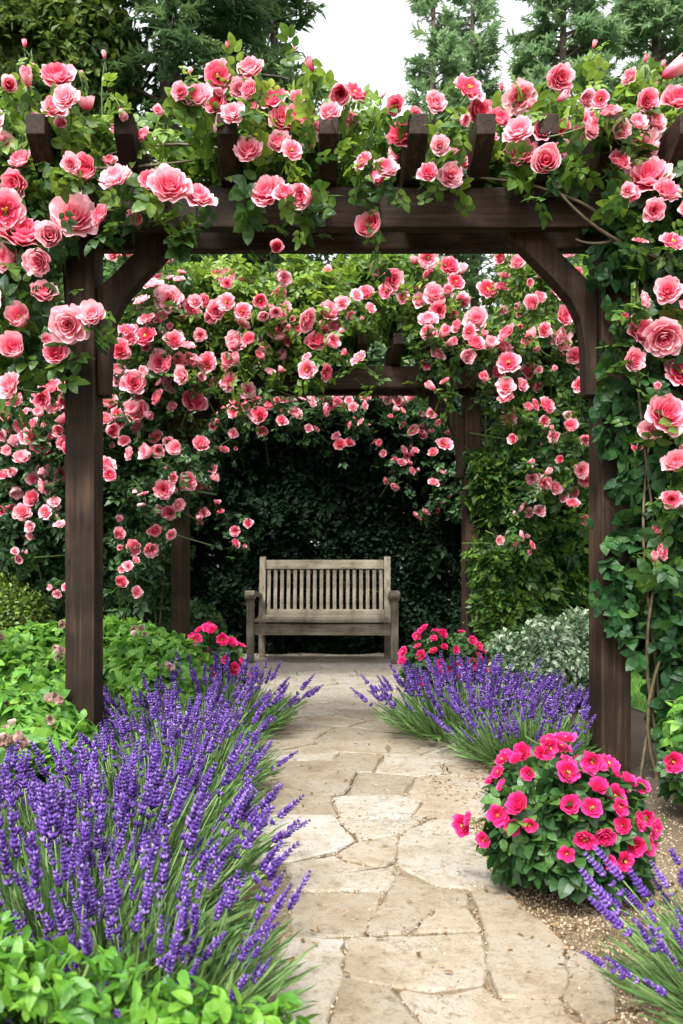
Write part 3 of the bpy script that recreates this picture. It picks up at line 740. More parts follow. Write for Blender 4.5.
RH = [(255,398,13),(270,404,12),(274,393,12),(311,400,14),(296,413,13),(325,389,12),(336,389,14),(337,402,9),(349,400,8),(353,407,9),(375,389,13),(386,395,13),(410,397,9),(259,415,14),(235,413,13),(237,393,14),(233,433,9),(309,428,8),(340,444,10),(380,444,8),(413,430,10),(429,431,9),(445,443,14),(404,450,8),(416,450,7),(402,462,8),(412,471,8),(434,482,10),(426,512,8),(444,503,7),(395,487,8),(456,493,9),(248,523,8),(236,543,8),(235,531,9),(197,516,9),(202,487,14),(204,512,9),(217,504,8),(213,468,8),(213,449,8),(224,449,9),(217,422,9),(360,422,7),(432,413,10),(290,396,12),(300,390,11),(365,395,10),(398,391,10),(420,390,10),(245,402,10),(264,387,10),(222,405,11),(205,412,11),(282,420,10),(395,410,7),(440,400,11),(452,420,10)]

def far_rose(label, lst, Yf, blobs, n, seed, base, mat='rose_leaf', size=.12, canes=(), extra=0, fr=3.5, cut=-.35, tz=(1.2, 2.9), tms=None, cl=(.45, .38, .17)):
    t = thing('climbing_rose', label, 'climbing rose', base, 'climbing roses over the timber arches')
    fl = place(lst, Yf, 0, seed, .25, .5)
    rc = np.random.default_rng(seed + 500); more = []
    for it in fl:
        for _ in range(int(rc.choice(3, p=cl))):
            R_ = it[2] * rc.uniform(.45, .95); d = nrm(rc.normal(size=3) * np.array([1, .25, .8]))
            p = it[0] + d * (it[2] + R_) * rc.uniform(.85, 1.25) + np.array([0, rc.uniform(0, .08), 0])
            ax = nrm(it[1] + d * .5 + rc.normal(size=3) * .2)
            more.append((p, ax, R_) if R_ > it[2] * .55 else (p, ax, R_ * 1.1, 10 if rc.random() < .4 else 8))
    fl = fl + more
    put_flowers(t, fl, BL, MB, [M['petal'], M['stem'], M['stamen']], probs=BL_P, seed=seed)
    acc = Acc(); r = np.random.default_rng(seed)
    P_, N_ = blob_pts(blobs, n, seed, .3, fr, cut)
    leaves(acc, P_, N_, tms or PIN_LO, size, seed, tone=np.clip((P_[:, 2] - tz[0]) / (tz[1] - tz[0]), 0, 1))  # lower leaves darker: older growth, with shade also put into their colour
    for it in fl:
        p, ax, R = it[:3]; k = 6
        tube(acc, bez(p - ax * R * .3, p - ax * R * 2.5 + np.array([0, 0, -R * .4]), p + np.array([r.normal() * .12, .32, -R * 2 + r.normal() * .1]), 5), .0028, .0042, 4, 1)
        q = p - ax * (R * 1.3) + r.normal(size=(k, 3)) * R * 1.1 + np.array([0, .05, -R * .6])
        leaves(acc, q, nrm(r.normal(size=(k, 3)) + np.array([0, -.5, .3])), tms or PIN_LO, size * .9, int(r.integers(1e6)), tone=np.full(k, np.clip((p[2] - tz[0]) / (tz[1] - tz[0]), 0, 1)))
    part('foliage', acc, [M[mat], M['stem']], t)
    for c in canes: cane(t, *c)
    return t

ba = rowb(-1.2, .05, 6, 5.6, 2.55, .3, .35, .32, 5, .06) + rowb(-1.2, .0, 5, 5.5, 2.42, .28, .22, .14, 6) + [(-1.2, 5.5, 1.7, .1, .14, .4), (-1.1, 5.36, 2.15, .3, .1, .25), (-.6, 5.35, 2.42, .3, .1, .12), (-.2, 5.35, 2.43, .3, .1, .1)]
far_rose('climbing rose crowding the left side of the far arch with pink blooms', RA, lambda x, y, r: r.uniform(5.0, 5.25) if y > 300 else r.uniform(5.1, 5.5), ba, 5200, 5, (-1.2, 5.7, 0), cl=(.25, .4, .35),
         canes=[((-1.15, 5.7, 0), (-1.3, 5.6, 1.4), (-.8, 5.5, 2.4)), ((-1.2, 5.7, 0), (-1.0, 5.5, 1.6), (-1.1, 5.45, 2.3)), ((-.9, 5.4, 2.2), (-.6, 5.3, 2.3), (-.3, 5.35, 2.1))])
bb = rowb(.05, 1.4, 6, 5.6, 2.58, .3, .35, .34, 7, .06) + rowb(0, 1.25, 5, 5.5, 2.42, .28, .22, .14, 8) + [(1.12, 5.42, 1.75, .24, .16, .4), (1.15, 5.44, 1.1, .24, .16, .5), (1.2, 5.5, .6, .22, .2, .4), (.82, 5.42, 2.1, .14, .1, .18), (1.1, 5.36, 2.2, .3, .1, .2), (1.0, 5.37, 1.75, .13, .09, .3, 2), (1.05, 5.37, 1.3, .10, .08, .3, 2), (1.08, 5.36, .8, .1, .08, .3, 1.5), (.9, 5.38, 2.0, .12, .08, .12, 2), (.75, 5.36, 2.40, .3, .1, .12), (.25, 5.34, 2.43, .3, .1, .12), (.5, 5.6, 2.75, .4, .3, .3), (.15, 5.6, 2.45, .35, .3, .25, 1.5), (.42, 5.75, 2.4, .35, .22, .25, 2.5), (1.4, 5.5, 2.2, .25, .2, .3)]
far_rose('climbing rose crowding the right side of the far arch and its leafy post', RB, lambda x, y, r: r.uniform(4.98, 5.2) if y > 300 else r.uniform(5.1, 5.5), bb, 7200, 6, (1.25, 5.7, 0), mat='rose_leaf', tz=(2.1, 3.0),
         canes=[((1.2, 5.7, 0), (1.4, 5.6, 1.4), (.8, 5.5, 2.4)), ((1.25, 5.7, 0), (1.0, 5.5, 1.6), (1.1, 5.45, 2.3))])
bL = [(-1.55, 5.6, 2.35, .5, .4, .5), (-2.3, 5.9, 1.75, .6, .45, .6), (-2.05, 5.6, 1.3, .5, .4, .55), (-1.35, 5.65, 1.7, .4, .35, .6), (-1.35, 5.75, .9, .35, .35, .7), (-2.5, 6.0, 1.0, .6, .4, .7), (-1.9, 5.9, .7, .5, .3, .6), (-3.1, 6.2, 1.4, .7, .5, 1.1), (-1.9, 6.0, 2.0, .6, .4, .5)]
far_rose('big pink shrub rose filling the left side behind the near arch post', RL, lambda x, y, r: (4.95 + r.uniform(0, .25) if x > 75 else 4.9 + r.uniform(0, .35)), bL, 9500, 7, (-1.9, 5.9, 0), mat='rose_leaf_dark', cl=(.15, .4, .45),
         canes=[((-1.9, 5.9, 0), (-2.0, 5.6, 1.2), (-2.4, 5.5, 2.2)), ((-1.8, 5.9, 0), (-1.5, 5.6, 1.2), (-1.4, 5.4, 2.6))])
bR = [(1.75, 5.9, 2.35, .5, .45, .45), (1.55, 5.75, 1.75, .4, .4, .6), (1.95, 5.9, 1.2, .5, .4, .65), (1.5, 5.8, .9, .4, .35, .6), (2.5, 6.1, 1.9, .6, .45, .7), (2.7, 6.1, 1.1, .6, .4, .7), (2.0, 6.1, 2.75, .5, .4, .35)]
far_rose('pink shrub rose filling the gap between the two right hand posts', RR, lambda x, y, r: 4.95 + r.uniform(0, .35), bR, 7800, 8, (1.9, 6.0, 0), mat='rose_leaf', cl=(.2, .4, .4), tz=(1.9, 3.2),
         canes=[((1.9, 6.0, 0), (1.7, 5.6, 1.2), (1.5, 5.4, 2.4)), ((1.95, 6.0, 0), (2.2, 5.6, 1.5), (1.6, 5.3, 2.6))])
bH = rowb(-1.6, 1.7, 9, 8.25, 2.5, .36, .4, .3, 9, .08) + [(-1.25, 7.75, 1.8, .3, .3, .5), (1.35, 7.8, 1.75, .3, .3, .5), (-1.5, 7.8, 1.1, .3, .3, .5)]
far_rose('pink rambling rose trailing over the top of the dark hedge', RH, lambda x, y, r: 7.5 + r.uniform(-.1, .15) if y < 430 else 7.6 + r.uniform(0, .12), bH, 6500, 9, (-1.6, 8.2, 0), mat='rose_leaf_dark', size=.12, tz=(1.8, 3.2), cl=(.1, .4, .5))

# ------------------------------------------------------------------ hedge behind the bench
def hedge():
    t = thing('hedge', 'tall dark green clipped hedge right behind the wooden bench', 'hedge', (0, 8.5, 0))
    r = np.random.default_rng(31)
    acc = Acc()
    n = 115000
    x = r.uniform(-4.6, 4.8, n); z = r.uniform(0.02, 2.55, n)
    front = 8.02 + .26 * pnoise(np.stack([x, z * 0, z], 1), 3.6, 3) + .1 * pnoise(np.stack([x, z * 0, z], 1), 9, 8) - .05 * z + .10 * np.abs(x) * -.35
    y = front + r.exponential(.10, n)
    P_ = np.stack([x, y, z], 1); N_ = nrm(np.stack([r.normal(size=n) * .2, -np.ones(n), .35 + 0 * x], 1))
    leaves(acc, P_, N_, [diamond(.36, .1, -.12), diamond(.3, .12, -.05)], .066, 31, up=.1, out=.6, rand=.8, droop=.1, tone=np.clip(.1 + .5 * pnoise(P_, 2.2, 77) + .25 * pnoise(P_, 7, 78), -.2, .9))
    P2, N2 = blob_pts(rowb(-4.4, 4.6, 14, 8.6, 2.4, .5, .6, .3, 12), 16000, 32, .3)
    leaves(acc, P2, N2, [diamond(.36, .1, -.12)], .085, 33)
    x = r.uniform(-4.6, 4.8, 26000); z = r.uniform(0.02, 2.5, 26000)
    P3 = np.stack([x, 8.45 + r.uniform(0, .5, 26000), z], 1)
    leaves(acc, P3, nrm(r.normal(size=P3.shape)), [diamond(.4, .05, 0)], .12, 34)
    n = 3800                                   # loose new shoots standing out of the clipped face
    x = r.uniform(-4.4, 4.6, n); z = r.uniform(.05, 2.5, n)
    P4 = np.stack([x, 8.0 + .26 * pnoise(np.stack([x, z * 0, z], 1), 3.6, 3) + .1 * pnoise(np.stack([x, z * 0, z], 1), 9, 8) - .05 * z - .035 * np.abs(x) - r.exponential(.05, n), z], 1)
    k4 = (pnoise(P4, 3.1, 79) > .0) & ((np.abs(P4[:, 0]) > 1.0) | (P4[:, 2] > 1.15)); P4 = P4[k4]
    leaves(acc, P4, nrm(np.stack([r.normal(size=len(P4)) * .6, -np.ones(len(P4)), r.normal(size=len(P4)) * .6], 1)), PIN_LO, .15, 35, out=.5, droop=.5, tone=np.clip(.45 + .5 * pnoise(P4, 2.5, 80), 0, 1))
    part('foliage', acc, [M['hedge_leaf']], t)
    for k, x in enumerate((-3.6, -2.1, -.8, .5, 1.8, 3.2)):
        a = Acc(); tube(a, [(x, 8.62, -.02), (x + .05, 8.6, .8), (x - .04, 8.64, 1.7), (x, 8.6, 2.4)], .05, .02, 7)
        part('trunk', a, [M['bark']], t, True)
hedge()

# ------------------------------------------------------------------ vine on the near right post
def vine():
    t = thing('climbing_vine', 'dark green leafy vine winding up the near right timber post', 'vine', (1.12, 3.02, 0))
    r = np.random.default_rng(41); acc = Acc()
    n = 760
    z = r.uniform(.1, 2.1, n); a = z * 3.1 + r.normal(size=n) * .5
    x = 1.115 + .06 * np.clip(.6 - z, 0, 1) + .03 * np.sin(z * 5.3) + np.abs(r.normal(size=n)) * .10 - .01
    y = 2.985 + r.normal(size=n) * .07
    P_ = np.stack([x, y, z], 1)
    # trailing clumps that cross the post's front face
    for zc, xc, k in ((1.98, .97, 26), (1.62, 1.0, 9), (1.25, 1.0, 14), (.72, 1.0, 22), (.58, .985, 16), (1.85, .96, 10), (1.4, 1.0, 12), (.92, 1.0, 14), (1.08, 1.03, 14)):
        q = np.stack([xc + r.normal(size=k) * .05, 2.975 - np.abs(r.normal(size=k)) * .02, zc + r.normal(size=k) * .06], 1); P_ = np.concatenate([P_, q])
    n = len(P_)
    N_ = nrm(np.stack([r.normal(size=n) * .5 + .3, -1 + r.normal(size=n) * .3, r.normal(size=n) * .3], 1))
    leaves(acc, P_, N_, TRI, .08, 41, up=.0, out=.25, rand=.55, droop=.75)
    part('foliage', acc, [M['vine_leaf']], t)
    for k in range(4):
        zz = np.linspace(0, 2.1, 22)
        p = np.stack([1.09 + .05 * np.sin(zz * (3 + k) + k) + .02 * k, 2.99 + .05 * np.cos(zz * (2.5 + k)), zz], 1)
        a = Acc(); tube(a, p, .007, .003, 6); part('stem', a, [M['cane']], t, True)
vine()

# ------------------------------------------------------------------ lavender
def lav_stalk(seed):
    rs = random.Random(seed); acc = Acc()
    b = rs.uniform(-.12, .12); c = rs.uniform(-.1, .1)
    H = .66
    path = bez((0, 0, 0), (b, c, H * .5), (b * .6, c * .6, H), 5)
    tube(acc, path, .0052, .004, 4, 1, rs.random())
    top = path[-1]; d = nrm(path[-1] - path[-2])
    Lh = rs.uniform(.17, .27); k = int(Lh / .027)
    if rs.random() < .5:  # the separate whorl lavender carries below its head
        zs = [-.07]
    else: zs = []
    zs += [i * .027 for i in range(k + 1)]
    octv = np.array([(1, 0, 0), (0, 1, 0), (-1, 0, 0), (0, -1, 0), (0, 0, 1.0), (0, 0, -1.0)], float)
    octt = np.array([(0, 1, 4), (1, 2, 4), (2, 3, 4), (3, 0, 4), (1, 0, 5), (2, 1, 5), (3, 2, 5), (0, 3, 5)])
    for z in zs:
        f = (1 - max(0, z / Lh) ** 2 * .55) * rs.uniform(.75, 1.15)
        if rs.random() < .04: continue
        for j in range(6):
            a = j * 1.047 + z * 31 + rs.uniform(-.3, .3)
            R = np.array((Matrix.Rotation(a, 3, 'Z') @ Matrix.Rotation(rs.uniform(.5, .9), 3, 'Y')))
            s = np.array([.0120, .0120, .0235]) * rs.uniform(.8, 1.25) * f
            W = (octv * s) @ R.T + top + d * z + np.array([math.cos(a), math.sin(a), .25]) * .0185 * f
            C = np.zeros((6, 3)); C[:, 0] = rs.random()
            acc.raw(W, octt, C, np.zeros(8, int))
        W = octv * np.array([.019, .019, .026]) * f + top + d * z
        acc.raw(W, octt, np.full((6, 3), .2), np.zeros(8, int))
    return np.concatenate(acc.v), np.concatenate(acc.f), np.concatenate(acc.c), np.concatenate(acc.m)
LAV = [lav_stalk(100 + i) for i in range(8)]
LMATS = [M['lav_bloom'], M['lav_stem']]
LM = [tm_mesh('lavender_stalk', t, LMATS) for t in LAV]

def lavender(label, loc, R, H, n, seed, lean=(0, 0), nl=1300, zmax=.95):
    t = thing('lavender', label, 'lavender', loc, 'lavender clumps along the path')
    r = np.random.default_rng(seed); rest = Acc(); nrest = 0
    items = []
    for i in range(n):
        a = r.uniform(0, 6.283); q = math.sqrt(r.uniform()) 
        tilt = q * zmax * r.uniform(.45, 1.1)
        d = nrm(np.array([math.cos(a) * math.sin(tilt) + lean[0] * q, math.sin(a) * math.sin(tilt) + lean[1] * q, max(.12, math.cos(tilt))]))
        b = np.array([math.cos(a), math.sin(a), 0]) * q * R * .75 + np.array([loc[0], loc[1], .02])
        s = H * (1.12 - .62 * r.uniform() ** 1.3) / .9
        items.append((b, d, s))
    items.sort(key=lambda it: (it[0] + it[1] * it[2])[1])
    for i, (b, d, s) in enumerate(items):
        k = int(r.integers(len(LAV)))
        q = Vector(d).to_track_quat('Z', 'Y')
        q = Matrix.Rotation(0, 3, 'Z').to_quaternion() @ q @ Matrix.Rotation(r.uniform(0, 6.28), 3, 'Z').to_quaternion()
        w = r.uniform(.74, 1.0)
        if i < 100:
            o = link('flower_stalk', LM[k], t, Vector(b) - t.location); o.rotation_mode = 'QUATERNION'; o.rotation_quaternion = q; o.scale = (s * w, s * w, s)
        else:
            rest.inst(LAV[k], np.array(q.to_matrix())[None], b[None], [s], [r.uniform()]); nrest += 1
    if nrest: tag(part('flower_stalk_mass', rest, LMATS, t, True), kind='stuff')
    acc = Acc()
    a = r.uniform(0, 6.283, nl); q = np.sqrt(r.uniform(size=nl)); tl = q * (zmax + .12)
    d = np.stack([np.cos(a) * np.sin(tl) + lean[0] * q * .7, np.sin(a) * np.sin(tl) + lean[1] * q * .7, np.cos(tl)], 1)
    b = np.stack([np.cos(a) * q * R * .75 + loc[0], np.sin(a) * q * R * .75 + loc[1], np.full(nl, .01)], 1)
    b = b + d * (r.uniform(0, .55, nl) * H * .6)[:, None]
    RR_ = frames(d + r.normal(size=(nl, 3)) * .18, r.normal(size=(nl, 3)) + np.array([0, 0, .3]))
    acc.inst(leaf(.03, .01, -.08), RR_, b, H * .5 * r.uniform(.6, 1.1, nl), r.uniform(size=nl))
    part('foliage', acc, [M['lav_leaf']], t)
    return t

lavender('lavender clump nearest the camera on the left, behind the bright green leaves', (-.62, 1.58, 0), .3, .302, 118, 201, (.14, -.1))
lavender('lavender clump spilling its spikes far over the path edge at left', (-.62, 1.95, 0), .3, .306, 118, 202, (.22, 0))
lavender('lavender clump at the far left edge, left of the near post foot', (-.98, 2.0, 0), .3, .297, 97, 203)
lavender('lavender clump in the middle of the left row, in front of the near left post', (-.64, 2.4, 0), .28, .28, 111, 204)
lavender('lavender clump beside the path at left, level with the near arch', (-.60, 2.82, 0), .27, .30, 111, 205, (.12, 0))
lavender('lavender clump just past the near left post', (-.70, 3.4, 0), .3, .306, 111, 206)
lavender('last lavender clump of the left row, leaning over the path by the magenta roses', (-.58, 3.95, 0), .3, .342, 118, 207, (.1, 0))
lavender('lavender clump on the right of the path in front of the far right post', (.62, 3.8, 0), .34, .355, 165, 208, (-.03, 0))
lavender('smaller lavender clump between the red rose bush and the pale variegated shrub', (.74, 3.28, 0), .24, .30, 130, 209, (-.05, 0))
lavender('low lavender clump hanging over the path edge beside the bright green leaves', (-.44, 1.36, 0), .2, .24, 110, 211, (.1, 0), 800)
lavender('lavender clump in the near right corner, in front of the red rose bush', (.69, 1.36, 0), .28, .245, 190, 210, (-.10, -.05))

# ------------------------------------------------------------------ small hot pink roses
def rose_bush(label, c, rx, h, nfl, rf, seed, extra=()):
    t = thing('rose_bush', label, 'rose bush', (c[0], c[1], 0), 'low hot pink rose bushes')
    r = np.random.default_rng(seed); acc = Acc()
    P_, N_ = blob_pts([(c[0], c[1], h * .48, rx, rx * .9, h * .5), (c[0] + rx * .2, c[1], h * .3, rx * .8, rx * .8, h * .32)], int(1500 * (rx / .22) ** 2), seed, .35, 14, -.3)
    leaves(acc, P_, N_, PIN, .085, seed)
    fl = []
    k = 0
    pts = []
    while len(fl) < nfl and k < 4000:
        k += 1
        d = nrm(r.normal(size=3) + np.array([0, -.55, .35]))
        if d[2] < -.25: continue
        p = np.array([c[0], c[1], h * .5]) + d * np.array([rx, rx * .9, h * .52]) * r.uniform(.95, 1.12)
        if any(np.linalg.norm(p - q) < rf * 1.5 for q in pts): continue
        pts.append(p); sz = r.uniform(.62, 1.15)
        if r.random() < .25: p = p + d * rf * r.uniform(.5, 1.6)
        fl.append((p, nrm(d + np.array([0, -.5, .25]) + r.normal(size=3) * .4), rf * sz))
    for (x, y, d_) in extra:
        p = at(x, y, c[1] - rx * .6); fl.append((p, face_dir(r, .3, .3), rf))
    put_flowers(t, fl, HB, MH, [M['petal_hot'], M['stem'], M['stamen']], seed=seed)
    part('foliage', acc, [M['rose_leaf_dark'], M['stem']], t)
    for k in range(4):
        a = Acc(); e = pts[k * 3 % len(pts)]
        tube(a, bez((c[0] + r.normal() * .03, c[1] + r.normal() * .03, 0), (c[0], c[1], h * .4), e, 8), .006, .003, 5)
        part('stem', a, [M['cane']], t, True)
rose_bush('large hot pink rose bush in bloom beside the near right post', (.445, 1.95, 0), .192, .33, 54, .0262, 301, [(550, 748, 20), (592, 762, 20)])
rose_bush('hot pink rose bush at the foot of the far right post', (.70, 5.0, 0), .24, .42, 34, .036, 302)
rose_bush('small hot pink rose bush at the foot of the far left post', (-.72, 4.95, 0), .19, .44, 22, .038, 303)

# ------------------------------------------------------------------ leafy perennials and shrubs
def leafy(name, label, cat, blobs, n, tms, size, mat, seed, base, stems=8, group=None, heads=0, up=.6, fr=9, cut=-.3, out=.6, droop=.3):
    t = thing(name, label, cat, base, group)
    r = np.random.default_rng(seed); acc = Acc()
    P_, N_ = blob_pts(blobs, n, seed, .3, fr, cut)
    leaves(acc, P_, N_, tms, size, seed, up=up, out=out, droop=droop)
    part('foliage', acc, [M[mat]], t)
    for k in range(stems):
        b = blobs[k % len(blobs)]
        a = Acc(); tube(a, bez((b[0] + r.normal() * .06, b[1] + r.normal() * .06, 0), (b[0], b[1], b[2] * .7), (b[0] + r.normal() * b[3] * .5, b[1] + r.normal() * b[4] * .5, b[2] + b[5] * .7), 7), .006, .003, 5)
        part('stem', a, [M['stem']], t, True)
    for k in range(heads):
        b = blobs[k % len(blobs)]
        p = np.array([b[0] + r.uniform(-.7, .7) * b[3], b[1] - b[4] * r.uniform(.2, .7), b[2] + b[5] * r.uniform(.75, 1.0)])
        a = Acc()
        m = 4
        for j in range(m):
            q = p + r.normal(size=3) * .015
            tm = BL[8 if j % 2 else 9]; R = np.array(Vector(face_dir(r, .5, .6)).to_track_quat('Z', 'Y').to_matrix())
            a.inst((tm[0], tm[1][tm[3] == 0], tm[2], tm[3][tm[3] == 0]), R[None], q[None], [.022], [r.uniform()])
        part('faded_flower_head', a, [M['faded']], t, True)
    return t

leafy('perennial', 'leafy green perennial patch with faded flower heads left of the near post', 'perennial plant',
      [(-1.35, 3.5, .25, .3, .3, .22), (-1.75, 3.9, .28, .35, .35, .24), (-1.6, 3.2, .2, .3, .3, .2), (-1.2, 3.0, .18, .25, .25, .18)], 4600, TRI, .072, 'bed_leaf', 401, (-1.5, 3.5, 0), heads=14)
leafy('perennial', 'leafy green perennial patch right of the near left post', 'perennial plant',
      [(-.95, 4.3, .24, .3, .35, .24), (-1.2, 4.7, .28, .35, .3, .25), (-1.55, 4.5, .30, .35, .3, .22), (-.85, 3.9, .18, .22, .25, .18)], 5200, TRI, .068, 'bed_leaf', 402, (-1.15, 4.4, 0), heads=4)
leafy('perennial', 'low grass green plant between the lavender clumps at the far left edge', 'perennial plant',
      [(-1.2, 2.5, .13, .28, .28, .15), (-1.05, 2.75, .13, .25, .2, .15)], 900, [LEAF_N], .10, 'bed_leaf', 403, (-1.1, 2.6, 0), heads=5)
leafy('foreground_plant', 'bright yellow green leafy plant in the near left corner, out of focus', 'leafy plant',
      [(-.52, 1.08, .12, .2, .16, .13), (-.30, 1.1, .1, .16, .14, .11), (-.72, 1.15, .14, .2, .16, .14), (-.42, .95, .08, .25, .14, .12)], 4200, [leaf(.20, .06, -.12), leaf(.24, .1, -.18)], .034, 'bright_leaf', 404, (-.45, 1.05, 0), up=.9)
leafy('shrub', 'rounded yellow green shrub at the left edge behind the perennials', 'shrub',
      [(-2.15, 5.35, .40, .36, .34, .4), (-2.5, 5.5, .35, .4, .35, .4)], 17000, [diamond(.33, .1, -.05)], .030, 'box_leaf', 405, (-2.2, 5.35, 0), stems=5, fr=9, cut=-.4)
leafy('shrub', 'pale silvery variegated shrub between the far and near right posts', 'shrub',
      [(1.3, 4.75, .26, .30, .27, .25), (1.08, 4.65, .18, .19, .2, .19), (1.5, 4.8, .22, .24, .25, .22), (1.22, 4.6, .42, .14, .13, .15), (1.42, 4.7, .46, .14, .13, .13), (1.02, 4.72, .34, .12, .12, .12), (1.3, 4.5, .25, .14, .1, .14), (1.6, 4.75, .38, .13, .13, .13), (1.15, 4.52, .14, .14, .1, .12)], 13000, [diamond(.34, .1, -.05), diamond(.28, .1, -.05)], .033, 'silver_leaf', 406, (1.3, 4.75, 0), stems=6, fr=10, cut=-.38)
leafy('perennial', 'bright leafy plants at the right edge behind the red rose bush', 'perennial plant',
      [(1.27, 2.75, .2, .2, .25, .2), (1.24, 2.4, .14, .18, .2, .14), (1.48, 2.6, .22, .24, .3, .22)], 2600, TRI, .066, 'bed_leaf', 407, (1.25, 2.6, 0))
leafy('shrub', 'small rounded dark shrub at the right edge beyond the lawn', 'shrub',
      [(3.3, 7.0, .42, .55, .45, .42)], 3500, [diamond(.33, .1, -.05)], .07, 'hedge_leaf', 408, (3.3, 7.0, 0), stems=4)
leafy('shrub', 'small dark leafed shrub tucked behind the far left post', 'shrub',
      [(-.98, 6.2, .3, .25, .25, .3)], 1800, [diamond(.33, .1, -.05)], .055, 'rose_leaf_dark', 409, (-.98, 6.2, 0), stems=4)
t = thing('rose_bush', 'low leafy rose bush with a single hot pink bloom at the right edge', 'rose bush', (1.2, 2.6, 0), 'low hot pink rose bushes')
r_ = np.random.default_rng(55)
put_flowers(t, [(at(673, 762, 2.45), face_dir(r_), .034), (at(690, 700, 2.6), face_dir(r_), .034)], HB, MH, [M['petal_hot'], M['stem'], M['stamen']], seed=4)
a = Acc(); tube(a, bez((1.2, 2.6, 0), (1.05, 2.55, .1), at(673, 766, 2.47), 7), .004, .003, 5); part('stem', a, [M['stem']], t, True)
a = Acc(); P_, N_ = blob_pts([(1.08, 2.52, .13, .14, .13, .12), (1.2, 2.62, .2, .14, .12, .16)], 420, 56, .3)
leaves(a, P_, N_, PIN, .07, 56); part('foliage', a, [M['rose_leaf_dark'], M['stem']], t)

# ------------------------------------------------------------------ trees
def conifer(label, loc, h, rb, z0, nb, seed, mat, tsize=.55, dens=1.0, up=0.0, group='conifers behind the garden', fill=1.0):
    t = thing('conifer_tree', label, 'conifer', loc, group)
    r = np.random.default_rng(seed); tr = Acc(); acc = Acc()
    x, y, _ = loc
    tube(tr, [(x, y, -.1), (x + .05, y, h * .3), (x - .05, y, h * .65), (x, y, h)], .055 * rb + .1, .02, 9)
    for b in range(nb):
        f = r.uniform() ** 1.1
        z = z0 + (h - z0) * f
        Lb = rb * (1 - f) ** .75 * r.uniform(.6, 1.12) + .15
        a = r.uniform(0, 6.283); o = np.array([math.cos(a), math.sin(a), 0])
        p0 = np.array([x, y, z]); p1 = p0 + o * Lb * .55 + np.array([0, 0, Lb * (.12 + up)]); p2 = p0 + o * Lb + np.array([0, 0, Lb * (-.18 + up)])
        path = bez(p0, p1, p2, 6); tube(tr, path, .012 + .014 * Lb, .008, 5)
        m = max(6, int(Lb * 15 * dens))
        k = r.uniform(.15, 1.0, m) ** .75
        q = (1 - k)[:, None] ** 2 * p0 + (2 * k * (1 - k))[:, None] * p1 + (k ** 2)[:, None] * p2
        side = np.array([-o[1], o[0], 0]); sd = r.normal(size=m)
        wid = .15 * Lb * (1.08 - k) + .09
        q = q + side * (sd * wid)[:, None] + np.stack([0 * k, 0 * k, r.normal(size=m) * .07 - .05], 1)
        d = nrm(o * .8 + side * (sd * .9)[:, None] + r.normal(size=(m, 3)) * .35 + np.array([0, 0, -.12 + up]))
        R = frames(d, r.normal(size=(m, 3)) * .5 + np.array([0, 0, 1]))
        kk = r.integers(len(TUFT), size=m)
        S = tsize * r.uniform(.65, 1.2, m); rn = r.uniform(size=m)
        for i, tm in enumerate(TUFT):
            s = kk == i; acc.inst(tm, R[s], q[s] - d[s] * S[s][:, None] * .3, S[s], rn[s])
    part('trunk', tr, [M['bark']], t, True)
    part('crown', acc, [M[mat]], t)
    return t

conifer('tallest dark conifer with long drooping branches behind the left half of the arch', (-2.35, 13.5, 0), 17, 3.6, 2.2, 210, 501, 'conifer_dark', .42)
conifer('dark conifer crowding behind the tallest one, above the middle of the near beam', (-.65, 16.5, 0), 17.0, 2.5, 2.0, 200, 502, 'conifer_dark', .45)
conifer('dark conifer at far left behind the yellow green tree', (-6.2, 16.5, 0), 17, 3.6, 2.0, 200, 503, 'conifer_dark', .5)
conifer('slim pointed conifer standing left of its slim twin against the sky', (2.5, 16.2, 0), 14.4, 1.15, 1.5, 230, 504, 'conifer_light', .36, 1.3, .25)
conifer('slim pointed conifer standing right of its slim twin against the sky', (3.45, 17.0, 0), 15.5, 1.1, 1.5, 240, 505, 'conifer_light', .36, 1.3, .25)
conifer('broad mid green conifer behind the right end of the near beam', (5.35, 17.0, 0), 17.0, 1.8, 1.5, 320, 506, 'conifer_light', .42, 1.2, .2)
conifer('broad mid green conifer at the right edge, largest of the right hand group', (7.5, 17.5, 0), 18.5, 2.3, 1.5, 330, 507, 'conifer_light', .42, 1.2, .2)

def broadleaf(label, loc, blobs, n, seed, mat, size=.13):
    t = thing('broadleaf_tree', label, 'tree', loc, 'trees behind the garden')
    r = np.random.default_rng(seed); tr = Acc()
    x, y, _ = loc; zt = min(b[2] for b in blobs)
    tube(tr, [(x, y, -.1), (x + .1, y, zt * .5), (x, y, zt), (x + .1, y, zt + 1.0)], .22, .06, 9)
    for b in blobs: tube(tr, bez((x, y, zt * .7), (x + (b[0] - x) * .4, y + (b[1] - y) * .4, b[2] - b[5] * .2), b[:3], 7), .07, .015, 6)
    part('trunk', tr, [M['bark']], t, True)
    acc = Acc(); P_, N_ = blob_pts(blobs, n, seed, .45, 3.2, -.25)
    leaves(acc, P_, N_, [diamond(.33, .1, -.1), diamond(.28, .08, -.15)], size, seed)
    part('crown', acc, [M[mat]], t)
def rblobs(c, R, k, seed, s=.42):
    r = np.random.default_rng(seed); out = []
    for i in range(k):
        d = nrm(r.normal(size=3)) * r.uniform(.35, .8)
        q = r.uniform(.75, 1.2) * s
        out.append((c[0] + d[0] * R[0], c[1] + d[1] * R[1], c[2] + d[2] * R[2], R[0] * q, R[1] * q, R[2] * q * .8))
    return out
broadleaf('yellow green leafy tree at the top left corner', (-4.9, 13.0, 0), rblobs((-4.9, 13.0, 7.8), (2.1, 1.8, 3.0), 18, 601), 26000, 601, 'tree_leaf', .17)
